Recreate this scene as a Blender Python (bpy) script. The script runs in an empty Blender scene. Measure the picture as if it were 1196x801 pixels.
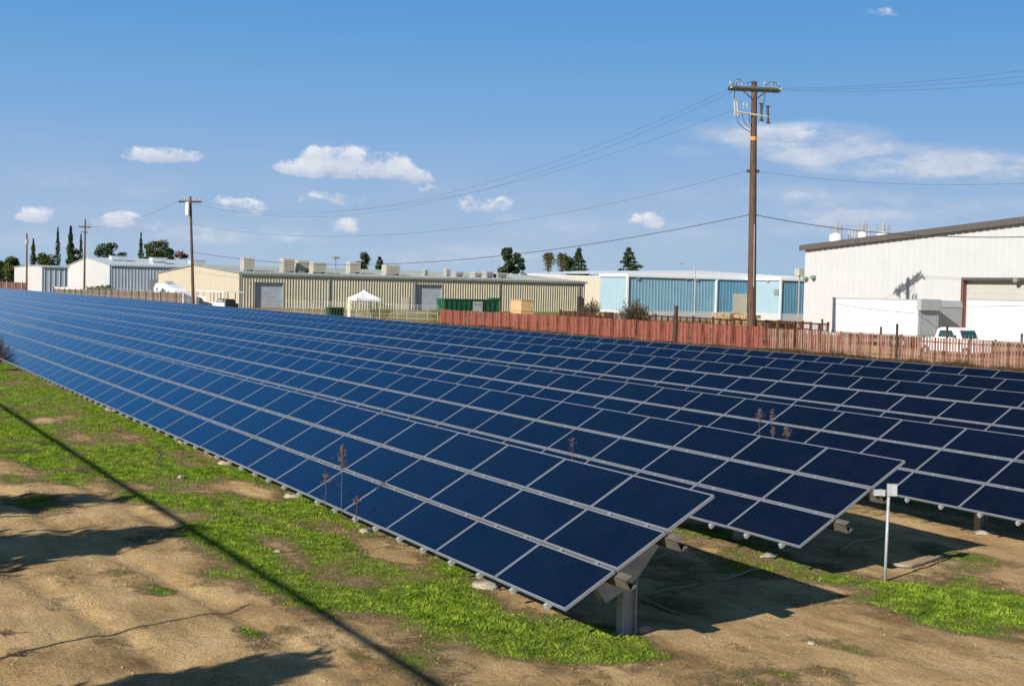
import bpy, math, random
import numpy as np
from mathutils import Vector, Matrix, noise
random.seed(7); RNG = np.random.default_rng(7)
scn = bpy.context.scene
col = scn.collection
sin, cos, rad = math.sin, math.cos, math.radians

# ------------------------------------------------------------------ camera
F = Vector((-0.88201575, 0.46956794, -0.03942283)); R = Vector((0.46902281, 0.88289506, 0.0226697)); U = Vector((-0.04545119, -0.00150482, 0.99896543))
CAM = Vector((11.7010506, -6.8975728, 3.27243968)); FPX = 1551.17
cd = bpy.data.cameras.new('camera'); cam = bpy.data.objects.new('camera', cd); col.objects.link(cam)
cam.matrix_world = Matrix(((R.x, U.x, -F.x, CAM.x), (R.y, U.y, -F.y, CAM.y), (R.z, U.z, -F.z, CAM.z), (0, 0, 0, 1)))
cd.sensor_width = 36; cd.lens = 36*FPX/1196; cd.clip_start = .1; cd.clip_end = 6000
scn.camera = cam
# ------------------------------------------------------------------ light
SAZ, SEL = rad(-22.0), rad(26.0)                    # direction the shadows run (from +Y towards -X) and the sun's height
SD = Vector((sin(SAZ)*cos(SEL), cos(SAZ)*cos(SEL), -sin(SEL)))
sl = bpy.data.lights.new('sun', 'SUN'); sl.energy = 5.0; sl.angle = rad(.4); sl.color = (1, .95, .87)
so = bpy.data.objects.new('sun', sl); col.objects.link(so); so.rotation_euler = SD.to_track_quat('-Z', 'Y').to_euler(); so.location = (0, -30, 40)
scn.view_settings.view_transform = 'Standard'; scn.view_settings.look = 'None'; scn.view_settings.exposure = 0.35; scn.view_settings.gamma = 1
w = bpy.data.worlds.new('World'); scn.world = w; w.use_nodes = True
wt = w.node_tree; wn = wt.nodes; wn.clear()
SKY_STRENGTH = .06
# clouds: direction on the sky as (azimuth from view, elevation), size, density
CLOUDS = [(180,183,30,11,1.0),(205,183,26,9,.8),(45,253,22,10,.9),(150,262,34,11,1),(140,254,18,9,.7),(273,243,22,13,1),(292,246,18,11,.9),(388,186,30,15,1.15),(352,198,28,10,.9),(420,194,34,17,1.15),(455,196,26,15,1.0),(480,206,28,11,1.0),(400,204,60,9,.9),
 (487,222,24,7,.55),(388,233,48,9,.5),(405,266,22,9,.8),(563,241,34,13,.6),(755,260,18,11,.95),(1030,16,20,6,.45),(940,158,40,10,.55),(930,236,14,8,.5)]
SOFT = [(640,262,64,16,.7),(300,276,90,14,.8),(220,270,60,12,.6),(70,210,50,9,.5),(165,222,40,22,.4),(945,166,84,20,1.4),(860,155,62,12,.6),(1050,188,115,17,1.3),(1150,200,120,15,1.3),(930,236,170,22,.7),
 (1010,262,120,16,.6),(800,275,120,20,.5),(60,285,120,16,.6),(450,300,200,18,.5),(620,300,170,16,.5),(812,178,32,9,.5),(1120,240,130,18,.6),(563,243,46,15,.5),(470,215,60,20,.35),(330,205,40,8,.3)]
def wm(op, a, b=None, c=None):
    n = wn.new('ShaderNodeMath'); n.operation = op
    for i, v in enumerate((a, b, c)):
        if v is None: continue
        if isinstance(v, (int, float)): n.inputs[i].default_value = v
        else: wt.links.new(v, n.inputs[i])
    return n.outputs[0]
def sky():
    tc = wn.new('ShaderNodeTexCoord'); sep = wn.new('ShaderNodeSeparateXYZ'); wt.links.new(tc.outputs['Generated'], sep.inputs[0])
    az = wm('ARCTAN2', sep.outputs[0], sep.outputs[1]); el = wm('ARCSINE', sep.outputs[2])
    def nz(scale, det, sx_, sz_):
        mp = wn.new('ShaderNodeMapping'); mp.inputs['Scale'].default_value = (sx_, sx_, sz_); wt.links.new(tc.outputs['Generated'], mp.inputs[0])
        n = wn.new('ShaderNodeTexNoise'); n.inputs['Scale'].default_value = scale; n.inputs['Detail'].default_value = det; n.inputs['Roughness'].default_value = .62
        wt.links.new(mp.outputs[0], n.inputs['Vector']); return n.outputs['Fac']
    n1 = nz(44, 10, 1, 1.6); n2 = nz(9, 5, 1, 4)
    tot = None; tacc = None
    rest = [(u*1.0, v, sw, sh, d) for u, v, sw, sh, d in CLOUDS]
    def dirang(u, v):
        d = (F + R*((u-598)/FPX) - U*((v-400.5)/FPX)).normalized()
        return math.atan2(d.x, d.y), math.asin(d.z)
    lst = []
    for u, v, sw, sh, d in rest:
        a, e = dirang(u, v); lst.append((a, e, sw/FPX*1.25, sh/FPX*1.35, d))
    rr = random.Random(3)
    for k in range(20):                          # the rest of the sky, seen mirrored in the panels
        a = rr.uniform(.4, 2.4)*rr.choice((-1, 1)); 
        if -1.6 < a < -.6: continue
        lst.append((a, rr.uniform(.12, .8), rr.uniform(.05, .14), rr.uniform(.02, .04), rr.uniform(.3, .8)))
    for a, e, sa, se, d in lst:
        da = wm('DIVIDE', wm('SUBTRACT', az, a), sa); de0 = wm('SUBTRACT', el, e)
        de = wm('MAXIMUM', wm('DIVIDE', de0, se), wm('DIVIDE', de0, -se*.62))
        r2 = wm('ADD', wm('MULTIPLY', da, da), wm('MULTIPLY', de, de))
        m = wm('MAXIMUM', wm('MULTIPLY', wm('SUBTRACT', 1.25, r2), d), 0)
        t = wm('MULTIPLY', m, wm('DIVIDE', de0, se))
        tot = m if tot is None else wm('ADD', tot, m); tacc = t if tacc is None else wm('ADD', tacc, t)
    dens = wm('ADD', wm('MULTIPLY', wm('MINIMUM', tot, 1.1), .62), wm('MULTIPLY', wm('SUBTRACT', n1, .5), 2.5))
    mr = wn.new('ShaderNodeMapRange'); mr.interpolation_type = 'SMOOTHSTEP'; mr.inputs['From Min'].default_value = .12; mr.inputs['From Max'].default_value = .72
    wt.links.new(dens, mr.inputs[0])
    gate = wm('MINIMUM', wm('MULTIPLY', tot, 2.5), 1)
    a0 = wm('MULTIPLY', wm('MULTIPLY', mr.outputs[0], gate), .88)
    # a thin veil low in the sky
    low = wm('MULTIPLY', wm('MAXIMUM', wm('SUBTRACT', 1, wm('ABSOLUTE', wm('DIVIDE', wm('SUBTRACT', el, .035), .085))), 0), wm('MAXIMUM', wm('SUBTRACT', wm('MULTIPLY', n2, 1.6), .45), 0))
    soft = None
    for u, v, sw, sh, d in SOFT:
        a, e = dirang(u, v); da = wm('DIVIDE', wm('SUBTRACT', az, a), sw/FPX*1.3); de = wm('DIVIDE', wm('SUBTRACT', el, e), sh/FPX*1.3)
        m = wm('MULTIPLY', wm('MAXIMUM', wm('SUBTRACT', 1, wm('ADD', wm('MULTIPLY', da, da), wm('MULTIPLY', de, de))), 0), d); soft = m if soft is None else wm('ADD', soft, m)
    n3 = nz(16, 9, 1, 3.2)
    sa = wm('MULTIPLY', wm('MINIMUM', wm('MULTIPLY', soft, wm('MAXIMUM', wm('MULTIPLY', wm('SUBTRACT', n3, .30), 3.4), 0)), 1), .78)
    a0 = wm('MAXIMUM', a0, sa)
    alpha = wm('MAXIMUM', a0, wm('MULTIPLY', low, .8))
    shade = wm('ADD', wm('DIVIDE', tacc, wm('ADD', tot, .01)), wm('MULTIPLY', wm('SUBTRACT', n1, .5), 2.2))
    sh = wn.new('ShaderNodeMapRange'); sh.inputs['From Min'].default_value = -.5; sh.inputs['From Max'].default_value = .7; wt.links.new(shade, sh.inputs[0])
    cc = wn.new('ShaderNodeMix'); cc.data_type = 'RGBA'; k = 1/SKY_STRENGTH
    cc.inputs['A'].default_value = (.36*k, .42*k, .545*k, 1); cc.inputs['B'].default_value = (.66*k, .68*k, .71*k, 1); cc.clamp_result = False
    wt.links.new(wm('MULTIPLY', sh.outputs[0], wm('MINIMUM', wm('ADD', wm('MULTIPLY', a0, 1.15), .0), 1)), cc.inputs['Factor'])
    st = wn.new('ShaderNodeTexSky'); st.sky_type = 'NISHITA'; st.sun_disc = False; st.sun_elevation = SEL
    st.sun_rotation = math.atan2(-SD.x, -SD.y); st.altitude = 0; st.air_density = 1.0; st.dust_density = .25; st.ozone_density = 2.2
    tint = wn.new('ShaderNodeMix'); tint.data_type = 'RGBA'; tint.blend_type = 'MULTIPLY'; tint.inputs['Factor'].default_value = 1
    tint.inputs['B'].default_value = SKY_TINT; wt.links.new(st.outputs[0], tint.inputs['A'])
    lowr = wn.new('ShaderNodeValToRGB'); er = lowr.color_ramp.elements; er[0].position = 0; er[0].color = (.31, .43, .555, 1); er[1].position = .5; er[1].color = (.06, .21, .47, 1)
    for p_, c_ in ((.07, (.235, .37, .565)), (.125, (.165, .325, .56)), (.2, (.092, .262, .535))): q_ = er.new(p_); q_.color = (*c_, 1)
    wt.links.new(wm('MAXIMUM', el, 0), lowr.inputs[0]); sc_ = wn.new('ShaderNodeMix'); sc_.data_type = 'RGBA'; sc_.clamp_result = False; sc_.blend_type = 'MULTIPLY'; sc_.inputs['Factor'].default_value = 1; sc_.inputs['B'].default_value = (k, k, k, 1); wt.links.new(lowr.outputs[0], sc_.inputs['A'])
    hz_ = wn.new('ShaderNodeMix'); hz_.data_type = 'RGBA'; wt.links.new(sc_.outputs['Result'], hz_.inputs['B'])
    fr_ = wn.new('ShaderNodeMapRange'); fr_.interpolation_type = 'SMOOTHSTEP'; fr_.inputs['From Min'].default_value = .75; fr_.inputs['From Max'].default_value = .22; wt.links.new(el, fr_.inputs[0])
    wt.links.new(fr_.outputs[0], hz_.inputs['Factor']); wt.links.new(tint.outputs['Result'], hz_.inputs['A']); tint = hz_
    mx = wn.new('ShaderNodeMix'); mx.data_type = 'RGBA'; wt.links.new(alpha, mx.inputs['Factor']); wt.links.new(tint.outputs['Result'], mx.inputs['A']); wt.links.new(cc.outputs['Result'], mx.inputs['B'])
    bg = wn.new('ShaderNodeBackground'); bg.inputs['Strength'].default_value = SKY_STRENGTH; wt.links.new(mx.outputs['Result'], bg.inputs[0])
    out = wn.new('ShaderNodeOutputWorld'); wt.links.new(bg.outputs[0], out.inputs[0])
SKY_TINT = (.42, .55, .70, 1)
sky()

# ------------------------------------------------------------------ helpers
SX, SY, CL = -0.001572, -0.010506, .53
def gz(x, y):
    return -CL + SX*max(x, -330) + SY*min(max(y, -60), 62)
def ray(u, v=335): return (F + R*((u-598)/FPX) - U*((v-400.5)/FPX))
def at(u, v, D): return CAM + D*ray(u, v)
def on_x(u, v, X): r = ray(u, v); return CAM + r*((X-CAM.x)/r.x)
def on_y(u, v, Y): r = ray(u, v); return CAM + r*((Y-CAM.y)/r.y)
def on_g(u, v):
    r = ray(u, v); t = 20
    for _ in range(30):
        P = CAM + r*t; t += (P.z-gz(P.x, P.y))/(-r.z)*.9
    return CAM + r*t
def foot(u, D):
    P = at(u, 340, D); return Vector((P.x, P.y, gz(P.x, P.y)))

MATS = {}
def mat(name, color, rough=.8, metal=0, spec=.3, var=.15, vscale=3, detail=5, color2=None, bump=0, bscale=40, stretch=(1, 1, 1), coat=0):
    if name in MATS: return MATS[name]
    m = bpy.data.materials.new(name); m.use_nodes = True; nt = m.node_tree; b = nt.nodes['Principled BSDF']
    b.inputs['Roughness'].default_value = rough; b.inputs['Metallic'].default_value = metal; b.inputs['Specular IOR Level'].default_value = spec
    b.inputs['Coat Weight'].default_value = coat
    tc = nt.nodes.new('ShaderNodeTexCoord'); mp = nt.nodes.new('ShaderNodeMapping'); mp.inputs['Scale'].default_value = stretch; nt.links.new(tc.outputs['Object'], mp.inputs[0])
    nz = nt.nodes.new('ShaderNodeTexNoise'); nz.inputs['Scale'].default_value = vscale; nz.inputs['Detail'].default_value = detail; nz.inputs['Roughness'].default_value = .65; nt.links.new(mp.outputs[0], nz.inputs['Vector'])
    rp = nt.nodes.new('ShaderNodeValToRGB'); rp.color_ramp.elements[0].position = .3; rp.color_ramp.elements[1].position = .7
    c1 = tuple(c*(1-var) for c in color); c2 = color2 or tuple(min(1, c*(1+var)) for c in color)
    rp.color_ramp.elements[0].color = (*c1, 1); rp.color_ramp.elements[1].color = (*c2, 1)
    nt.links.new(nz.outputs['Fac'], rp.inputs[0]); nt.links.new(rp.outputs[0], b.inputs['Base Color'])
    if bump:
        n2 = nt.nodes.new('ShaderNodeTexNoise'); n2.inputs['Scale'].default_value = bscale; n2.inputs['Detail'].default_value = 6; nt.links.new(mp.outputs[0], n2.inputs['Vector'])
        bp = nt.nodes.new('ShaderNodeBump'); bp.inputs['Strength'].default_value = bump; bp.inputs['Distance'].default_value = .02
        nt.links.new(n2.outputs['Fac'], bp.inputs['Height']); nt.links.new(bp.outputs[0], b.inputs['Normal'])
    MATS[name] = m; return m

class MB:
    def __init__(s): s.v = []; s.f = []; s.m = []
    def add(s, vs, fs, mi=0):
        o = len(s.v); s.v += [tuple(v) for v in vs]; s.f += [tuple(i+o for i in f) for f in fs]; s.m += [mi]*len(fs); return s
    def box(s, c, d, mi=0, M=None):
        x, y, z = d[0]/2, d[1]/2, d[2]/2; c = Vector(c)
        vs = [Vector(p) for p in ((-x,-y,-z),(x,-y,-z),(x,y,-z),(-x,y,-z),(-x,-y,z),(x,-y,z),(x,y,z),(-x,y,z))]
        vs = [(M @ p if M else p)+c for p in vs]
        return s.add(vs, [(0,3,2,1),(4,5,6,7),(0,1,5,4),(1,2,6,5),(2,3,7,6),(3,0,4,7)], mi)
    def bb(s, a, b, mi=0):
        return s.box([(a[i]+b[i])/2 for i in range(3)], [abs(b[i]-a[i]) for i in range(3)], mi)
    def tube(s, pts, rs, n=8, mi=0, cap=True):
        pts = [Vector(p) for p in pts]
        if isinstance(rs, (int, float)): rs = [rs]*len(pts)
        vs = []; fs = []
        for i, p in enumerate(pts):
            t = (pts[min(i+1, len(pts)-1)]-pts[max(i-1, 0)]).normalized()
            a = t.orthogonal().normalized() if abs(t.z) > .9 else t.cross(Vector((0, 0, 1))).normalized(); b = t.cross(a)
            for k in range(n): an = 2*math.pi*k/n; vs.append(p+(a*cos(an)+b*sin(an))*rs[i])
        for i in range(len(pts)-1):
            for k in range(n): k2 = (k+1) % n; fs.append((i*n+k, i*n+k2, (i+1)*n+k2, (i+1)*n+k))
        if cap: fs.append(tuple(range(n))[::-1]); fs.append(tuple((len(pts)-1)*n+k for k in range(n)))
        return s.add(vs, fs, mi)
    def prism(s, poly, off, mi=0):          # polygon (3D points) swept by off
        n = len(poly); off = Vector(off); vs = [Vector(p) for p in poly]+[Vector(p)+off for p in poly]
        return s.add(vs, [tuple(range(n))[::-1], tuple(range(n, 2*n))]+[(i, (i+1) % n, n+(i+1) % n, n+i) for i in range(n)], mi)
    def build(s, name, mats, parent=None, origin=None, smooth=False, bevel=0):
        me = bpy.data.meshes.new(name); o = Vector(origin) if origin is not None else Vector((0, 0, 0))
        if parent is not None and origin is None: o = parent.get('_o') and Vector(parent['_o']) or Vector((0, 0, 0))
        me.from_pydata([tuple(Vector(v)-o) for v in s.v], [], s.f)
        for m in (mats if isinstance(mats, (list, tuple)) else [mats]): me.materials.append(m)
        if len(me.materials) > 1: me.polygons.foreach_set('material_index', s.m)
        if smooth: me.polygons.foreach_set('use_smooth', [True]*len(me.polygons))
        me.validate(); me.update()
        ob = bpy.data.objects.new(name, me); col.objects.link(ob)
        if parent is not None: ob.parent = parent
        elif origin is not None: ob.location = o
        if bevel:
            bm = ob.modifiers.new('bevel', 'BEVEL'); bm.width = bevel; bm.segments = 2; bm.limit_method = 'ANGLE'
        return ob
def tag(o, label, cat, group=None):
    o['label'] = label; o['category'] = cat
    if group: o['group'] = group
    return o
def thing(name, label, cat, loc, group=None):
    o = bpy.data.objects.new(name, None); o.empty_display_size = .3; col.objects.link(o); o.location = loc
    o['_o'] = [float(c) for c in loc]      # parts are given in world coordinates and stored relative to this base
    return tag(o, label, cat, group)
def copy_tree(o, parent=None):
    c = o.copy(); col.objects.link(c); c.parent = parent
    for ch in o.children: copy_tree(ch, c)
    return c
def nz2(x, y, s=1.0, o=0): return noise.noise(Vector((x*s+o, y*s-o*.7, o*1.3)))

# ------------------------------------------------------------------ ground
def sstep(a, b, x): t = min(1, max(0, (x-a)/(b-a))); return t*t*(3-2*t)
LOWER = [(-400, -8), (-60, -7), (-30, -4.6), (-19, -3.6), (-14.5, -2.9), (-10.8, -1.7), (-6.9, -1.9), (-4.2, -2.2), (-3, -1.75), (-2.3, -1.1), (-.6, -.75), (.3, .2), (.5, 1.6)]
BLOBS = [(-.3, 6.6, 1.9, 1.3, .8), (.6, 6.4, 1.8, .9, .8), (-1.2, 4.35, .7, .45, .45), (-.5, 3.6, .8, .35, .35), (-3.6, 5.7, 3.2, .55, .75), (-7.5, 4.9, 3, .5, .7), (-5.3, 8.7, 2.5, .5, .4), (-8, 12, 6, .6, .5),
 (-1, .6, 1.3, .7, .5), (-.3, 5.2, .8, .5, .3), (1.5, 4.6, .6, .3, .35), (0, 2.6, .5, .25, .3), (-15, -2.9, 2, .6, .4), (-12, -3.3, 1, .3, .4), (-6.3, -3.2, .35, .16, .5), (-4.9, -3.1, .5, .2, .5),(-3.4,-3.0,.3,.12,.5),(-13.5,-5.2,1.2,.3,.4), (-2.2, -2.6, .4, .15, .4), (-.9,-1.9,.25,.12,.5), (1, 1.5, .4, .15, .4),(.9,-.2,.3,.12,.4), (-20,-5.3,4,.6,.3),(1.2,2.6,.3,.2,.4)]
for _u, _v, _r, _a in ((936,744,.3,.6),(909,785,.3,.6),(956,782,.28,.55),(985,755,.3,.6),(1025,739,.4,.65),(1065,747,.35,.6),(1018,767,.35,.6),(1085,760,.3,.5),(1184,772,.3,.5),(999,797,.22,.5),(870,760,.2,.45),(1120,735,.5,.5),(1170,700,.5,.55),(1010,700,.22,.4),(1130,655,.6,.5),(1185,660,.5,.5),(1070,690,.3,.35),
    (190,687,.22,.6),(234,704,.28,.65),(140,667,.3,.5),(134,612,.5,.6),(300,754,.35,.45),(60,600,.6,.5),(20,560,.8,.5),(172,731,.18,.45),(285,735,.2,.5),(340,735,.25,.5),(400,752,.25,.5),(480,775,.2,.4),(250,670,.3,.5)):
    _p = on_g(_u, _v); BLOBS.append((_p.x, _p.y, _r*1.3, _r*.8, _a))
DIRT = [(-6.6, -.85, .8, .22, .9), (-5.4, .5, 1.6, .3, .8), (-2.3, .75, .9, .32, .9), (-12.5, .35, 3, .25, .6), (-13.5, -2.2, 1.6, .7, .7), (-17, -3.2, 1.6, .8, .5), (-21, .2, 4, .3, .5), (-9.2, -.4, 1.0, .15, .6), (-.9, 1.3, .5, .3, .8), (-25,-1.2,4,.4,.5),(-3.3,.95,1,.2,.6)]
def grass_amt(x, y):
    n = nz2(x, y, .45, 3)*.6+nz2(x*.6, y, 1.3, 9)*.45+nz2(x, y, 3.2, 5)*.22
    yb = LOWER[-1][1]
    for (x0, y0), (x1, y1) in zip(LOWER, LOWER[1:]):
        if x0 <= x <= x1: yb = y0+(y1-y0)*(x-x0)/(x1-x0); break
    g = -.5
    if x < .7: g = sstep(yb-.35, yb+.55, y)*1.0*(1-sstep(.75, 1.5, y))-.36 if y < 1.5 else -.42
    if x < -22: g -= .05
    if y > 20: g = max(g, -.15)
    for bx, by, rx, ry, a in BLOBS:
        q = ((x-bx)/rx)**2+((y-by)/ry)**2
        if q < 2.5: g += a*(math.exp(-q*1.1)) if y < 20 else 0
    for bx, by, rx, ry, a in DIRT:
        q = ((x-bx)/rx)**2+((y-by)/ry)**2
        if q < 3: g -= a*math.exp(-q)
    if y > 38: g = .25 if 66 < y < 140 and x < -140 else (.0 if y < 70 else -.1)
    return g-.11+n*1.3+nz2(x, y, 7, 2)*.25-(.22*max(0, nz2(x, y, .8, 21)+.1) if x < -8 else 0)
def hbump(x, y):
    h = nz2(x, y, .5, 1)*.04+nz2(x, y, 2.1, 2)*.022+nz2(x, y, 4.8, 4)*.012
    # wheel ruts of the dirt track left of the array
    rut = abs(((y+3.4-.25*(x+4)*.55+.25*nz2(x, 0, .3, 8)) % 1.5)-.75)
    if y < -1.2 and x > -14: h -= .05*math.exp(-(rut/.18)**2)*sstep(-1.2, -2.2, y)
    d = math.hypot(x+.55, y-1.15)
    h += .06*math.exp(-((d-.35)/.2)**2)
    return h
def ground():
    def axis(segs):
        out = [segs[0][0]]
        for a, b, s in segs:
            n = max(1, round((b-a)/s)); out += [a+(b-a)*(i+1)/n for i in range(n)]
        return out
    xs = axis([(-3500, -1500, 500), (-1500, -400, 100), (-400, -120, 8), (-120, -60, 2), (-60, -28, .5), (-28, -16, .25), (-16, 5, .1), (5, 14, .4), (14, 60, 5), (60, 400, 80), (400, 2500, 500)])
    ys = axis([(-2500, -300, 500), (-300, -30, 30), (-30, -8, 2), (-8, -6, .25), (-6, 9.5, .1), (9.5, 16, .4), (16, 62, 2), (62, 66, 1), (66, 160, 5), (160, 400, 30), (400, 2000, 200), (2000, 3500, 500)])
    nx, ny = len(xs), len(ys); V = np.empty((nx*ny, 3), np.float32); A = np.empty(nx*ny, np.float32); k = 0
    for i, x in enumerate(xs):
        for y in ys:
            near = -60 < x < 14 and -8 < y < 16
            V[k] = (x, y, gz(x, y)+(hbump(x, y) if near else 0)); A[k] = grass_amt(x, y) if abs(x) < 500 and abs(y) < 400 else .1; k += 1
    me = bpy.data.meshes.new('ground'); 
    idx = np.arange(nx*ny).reshape(nx, ny)
    q = np.stack([idx[:-1, :-1], idx[1:, :-1], idx[1:, 1:], idx[:-1, 1:]], -1).reshape(-1, 4)
    me.vertices.add(nx*ny); me.vertices.foreach_set('co', V.ravel()); me.loops.add(q.size); me.loops.foreach_set('vertex_index', q.ravel().astype(np.int32))
    me.polygons.add(len(q)); me.polygons.foreach_set('loop_start', np.arange(0, q.size, 4, dtype=np.int32)); me.polygons.foreach_set('loop_total', np.full(len(q), 4, np.int32))
    me.update(); me.validate(); me.polygons.foreach_set('use_smooth', [True]*len(me.polygons))
    at_ = me.attributes.new('cover', 'FLOAT', 'POINT'); at_.data.foreach_set('value', A)
    m = bpy.data.materials.new('ground'); m.use_nodes = True; nt = m.node_tree; b = nt.nodes['Principled BSDF']; b.inputs['Roughness'].default_value = .95; b.inputs['Specular IOR Level'].default_value = .1
    N = nt.nodes.new; L = nt.links.new
    tc = N('ShaderNodeTexCoord'); atn = N('ShaderNodeAttribute'); atn.attribute_name = 'cover'
    def noi(s, d, r=.6, st=(1, 1, 1)):
        mp = N('ShaderNodeMapping'); mp.inputs['Scale'].default_value = st; L(tc.outputs['Object'], mp.inputs[0])
        n = N('ShaderNodeTexNoise'); n.inputs['Scale'].default_value = s; n.inputs['Detail'].default_value = d; n.inputs['Roughness'].default_value = r; L(mp.outputs[0], n.inputs['Vector']); return n.outputs['Fac']
    def ramp(f, st):
        r = N('ShaderNodeValToRGB'); e = r.color_ramp.elements
        while len(e) > len(st): e.remove(e[-1])
        while len(e) < len(st): e.new(.5)
        for el_, (p, c) in zip(e, st): el_.position = p; el_.color = (*c, 1)
        L(f, r.inputs[0]); return r.outputs[0]
    def mixc(f, a, b_, t='MIX'):
        x = N('ShaderNodeMix'); x.data_type = 'RGBA'; x.blend_type = t
        if isinstance(f, float): x.inputs['Factor'].default_value = f
        else: L(f, x.inputs['Factor'])
        L(a, x.inputs['A']); L(b_, x.inputs['B']); return x.outputs['Result']
    def mth(op, a, b_=None, c=None):
        x = N('ShaderNodeMath'); x.operation = op
        for i, v in enumerate((a, b_, c)):
            if v is None: continue
            if isinstance(v, (int, float)): x.inputs[i].default_value = v
            else: L(v, x.inputs[i])
        return x.outputs[0]
    dirt = ramp(noi(1.1, 8, .65, (.6, 1, 1)), [(.30, (.27, .165, .07)), (.42, (.46, .305, .14)), (.54, (.60, .41, .195)), (.70, (.70, .50, .265))])
    grit = ramp(noi(34, 6, .7), [(.32, (.5, .46, .42)), (.47, (1, 1, 1)), (.68, (1.4, 1.35, 1.25))]); dirt = mixc(.8, dirt, grit, 'MULTIPLY')
    streak = ramp(noi(2.2, 9, .72, (.16, 1, 1)), [(.3, (.62, .58, .52)), (.5, (1, 1, 1)), (.72, (1.15, 1.12, 1.05))]); dirt = mixc(.75, dirt, streak, 'MULTIPLY')
    peb = ramp(noi(85, 3, .6), [(.3, (.45, .42, .4)), (.4, (1, 1, 1)), (.62, (1, 1, 1)), (.72, (1.5, 1.45, 1.35))]); dirt = mixc(.8, dirt, peb, 'MULTIPLY')
    dead = ramp(noi(2.6, 7, .7), [(.35, (.17, .11, .05)), (.65, (.33, .235, .115))])
    green = ramp(noi(5, 8, .7), [(.3, (.06, .09, .012)), (.5, (.14, .20, .022)), (.7, (.27, .30, .06))])
    c = mth('ADD', atn.outputs['Fac'], mth('MULTIPLY', mth('SUBTRACT', noi(6, 9, .8), .5), 1.5))
    def ss(v, a, b_):
        x = N('ShaderNodeMapRange'); x.interpolation_type = 'SMOOTHSTEP'; x.inputs['From Min'].default_value = a; x.inputs['From Max'].default_value = b_; L(v, x.inputs[0]); return x.outputs[0]
    base = mixc(ss(c, -.38, -.02), dirt, dead); base = mixc(mth('MULTIPLY', ss(c, -.02, .3), .8), base, green)
    L(base, b.inputs['Base Color'])
    bp = N('ShaderNodeBump'); bp.inputs['Strength'].default_value = .9; bp.inputs['Distance'].default_value = .05
    L(mth('ADD', mth('MULTIPLY', noi(7, 9, .75), 1.1), mth('MULTIPLY', noi(45, 5, .7), .5)), bp.inputs['Height']); L(bp.outputs[0], b.inputs['Normal'])
    me.materials.append(m); o = bpy.data.objects.new('ground', me); col.objects.link(o); o['kind'] = 'structure'
ground()

def numpy_mesh(name, V, fcount, fs, mats, midx=None):
    me = bpy.data.meshes.new(name); me.vertices.add(len(V)); me.vertices.foreach_set('co', V.astype(np.float32).ravel())
    me.loops.add(fs.size); me.loops.foreach_set('vertex_index', fs.ravel().astype(np.int32)); n = fs.size//fcount
    me.polygons.add(n); me.polygons.foreach_set('loop_start', np.arange(0, fs.size, fcount, dtype=np.int32)); me.polygons.foreach_set('loop_total', np.full(n, fcount, np.int32))
    for m in mats: me.materials.append(m)
    if midx is not None: me.polygons.foreach_set('material_index', midx.astype(np.int32))
    me.update(); me.validate(); return me
def leaf_mat(name, c1, c2, c3=None, trans=.25, scale=2):
    m = bpy.data.materials.new(name); m.use_nodes = True; nt = m.node_tree; b = nt.nodes['Principled BSDF']; b.inputs['Roughness'].default_value = .7; b.inputs['Specular IOR Level'].default_value = .15
    tc = nt.nodes.new('ShaderNodeTexCoord'); n = nt.nodes.new('ShaderNodeTexNoise'); n.inputs['Scale'].default_value = scale; n.inputs['Detail'].default_value = 4; nt.links.new(tc.outputs['Object'], n.inputs['Vector'])
    r = nt.nodes.new('ShaderNodeValToRGB'); e = r.color_ramp.elements; e[0].position = .35; e[0].color = (*c1, 1); e[1].position = .65; e[1].color = (*c2, 1)
    if c3: x = e.new(.52); x.color = (*c3, 1)
    nt.links.new(n.outputs['Fac'], r.inputs[0]); nt.links.new(r.outputs[0], b.inputs['Base Color'])
    t = nt.nodes.new('ShaderNodeBsdfTranslucent'); nt.links.new(r.outputs[0], t.inputs[0]); mx = nt.nodes.new('ShaderNodeMixShader'); mx.inputs[0].default_value = trans
    nt.links.new(b.outputs[0], mx.inputs[1]); nt.links.new(t.outputs[0], mx.inputs[2]); nt.links.new(mx.outputs[0], nt.nodes['Material Output'].inputs[0]); return m
def blades(name, pts, hts, mat_, wid=.012, lean=.5, kind='stuff'):
    n = len(pts); P = np.array(pts); H = np.array(hts)[:, None]
    a = RNG.uniform(0, 2*np.pi, n); d = np.stack([np.cos(a), np.sin(a), np.zeros(n)], 1); b2 = RNG.uniform(0, 2*np.pi, n)
    ln = np.stack([np.cos(b2), np.sin(b2), np.zeros(n)], 1)*RNG.uniform(.1, lean, n)[:, None]*H
    wd = wid*RNG.uniform(.6, 1.4, n)[:, None]
    v0 = P-d*wd/2; v1 = P+d*wd/2; v2 = P+ln+np.array([0, 0, 1])*H
    V = np.stack([v0, v1, v2], 1).reshape(-1, 3); o = bpy.data.objects.new(name, numpy_mesh(name, V, 3, np.arange(3*n), [mat_])); col.objects.link(o); return o
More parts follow.
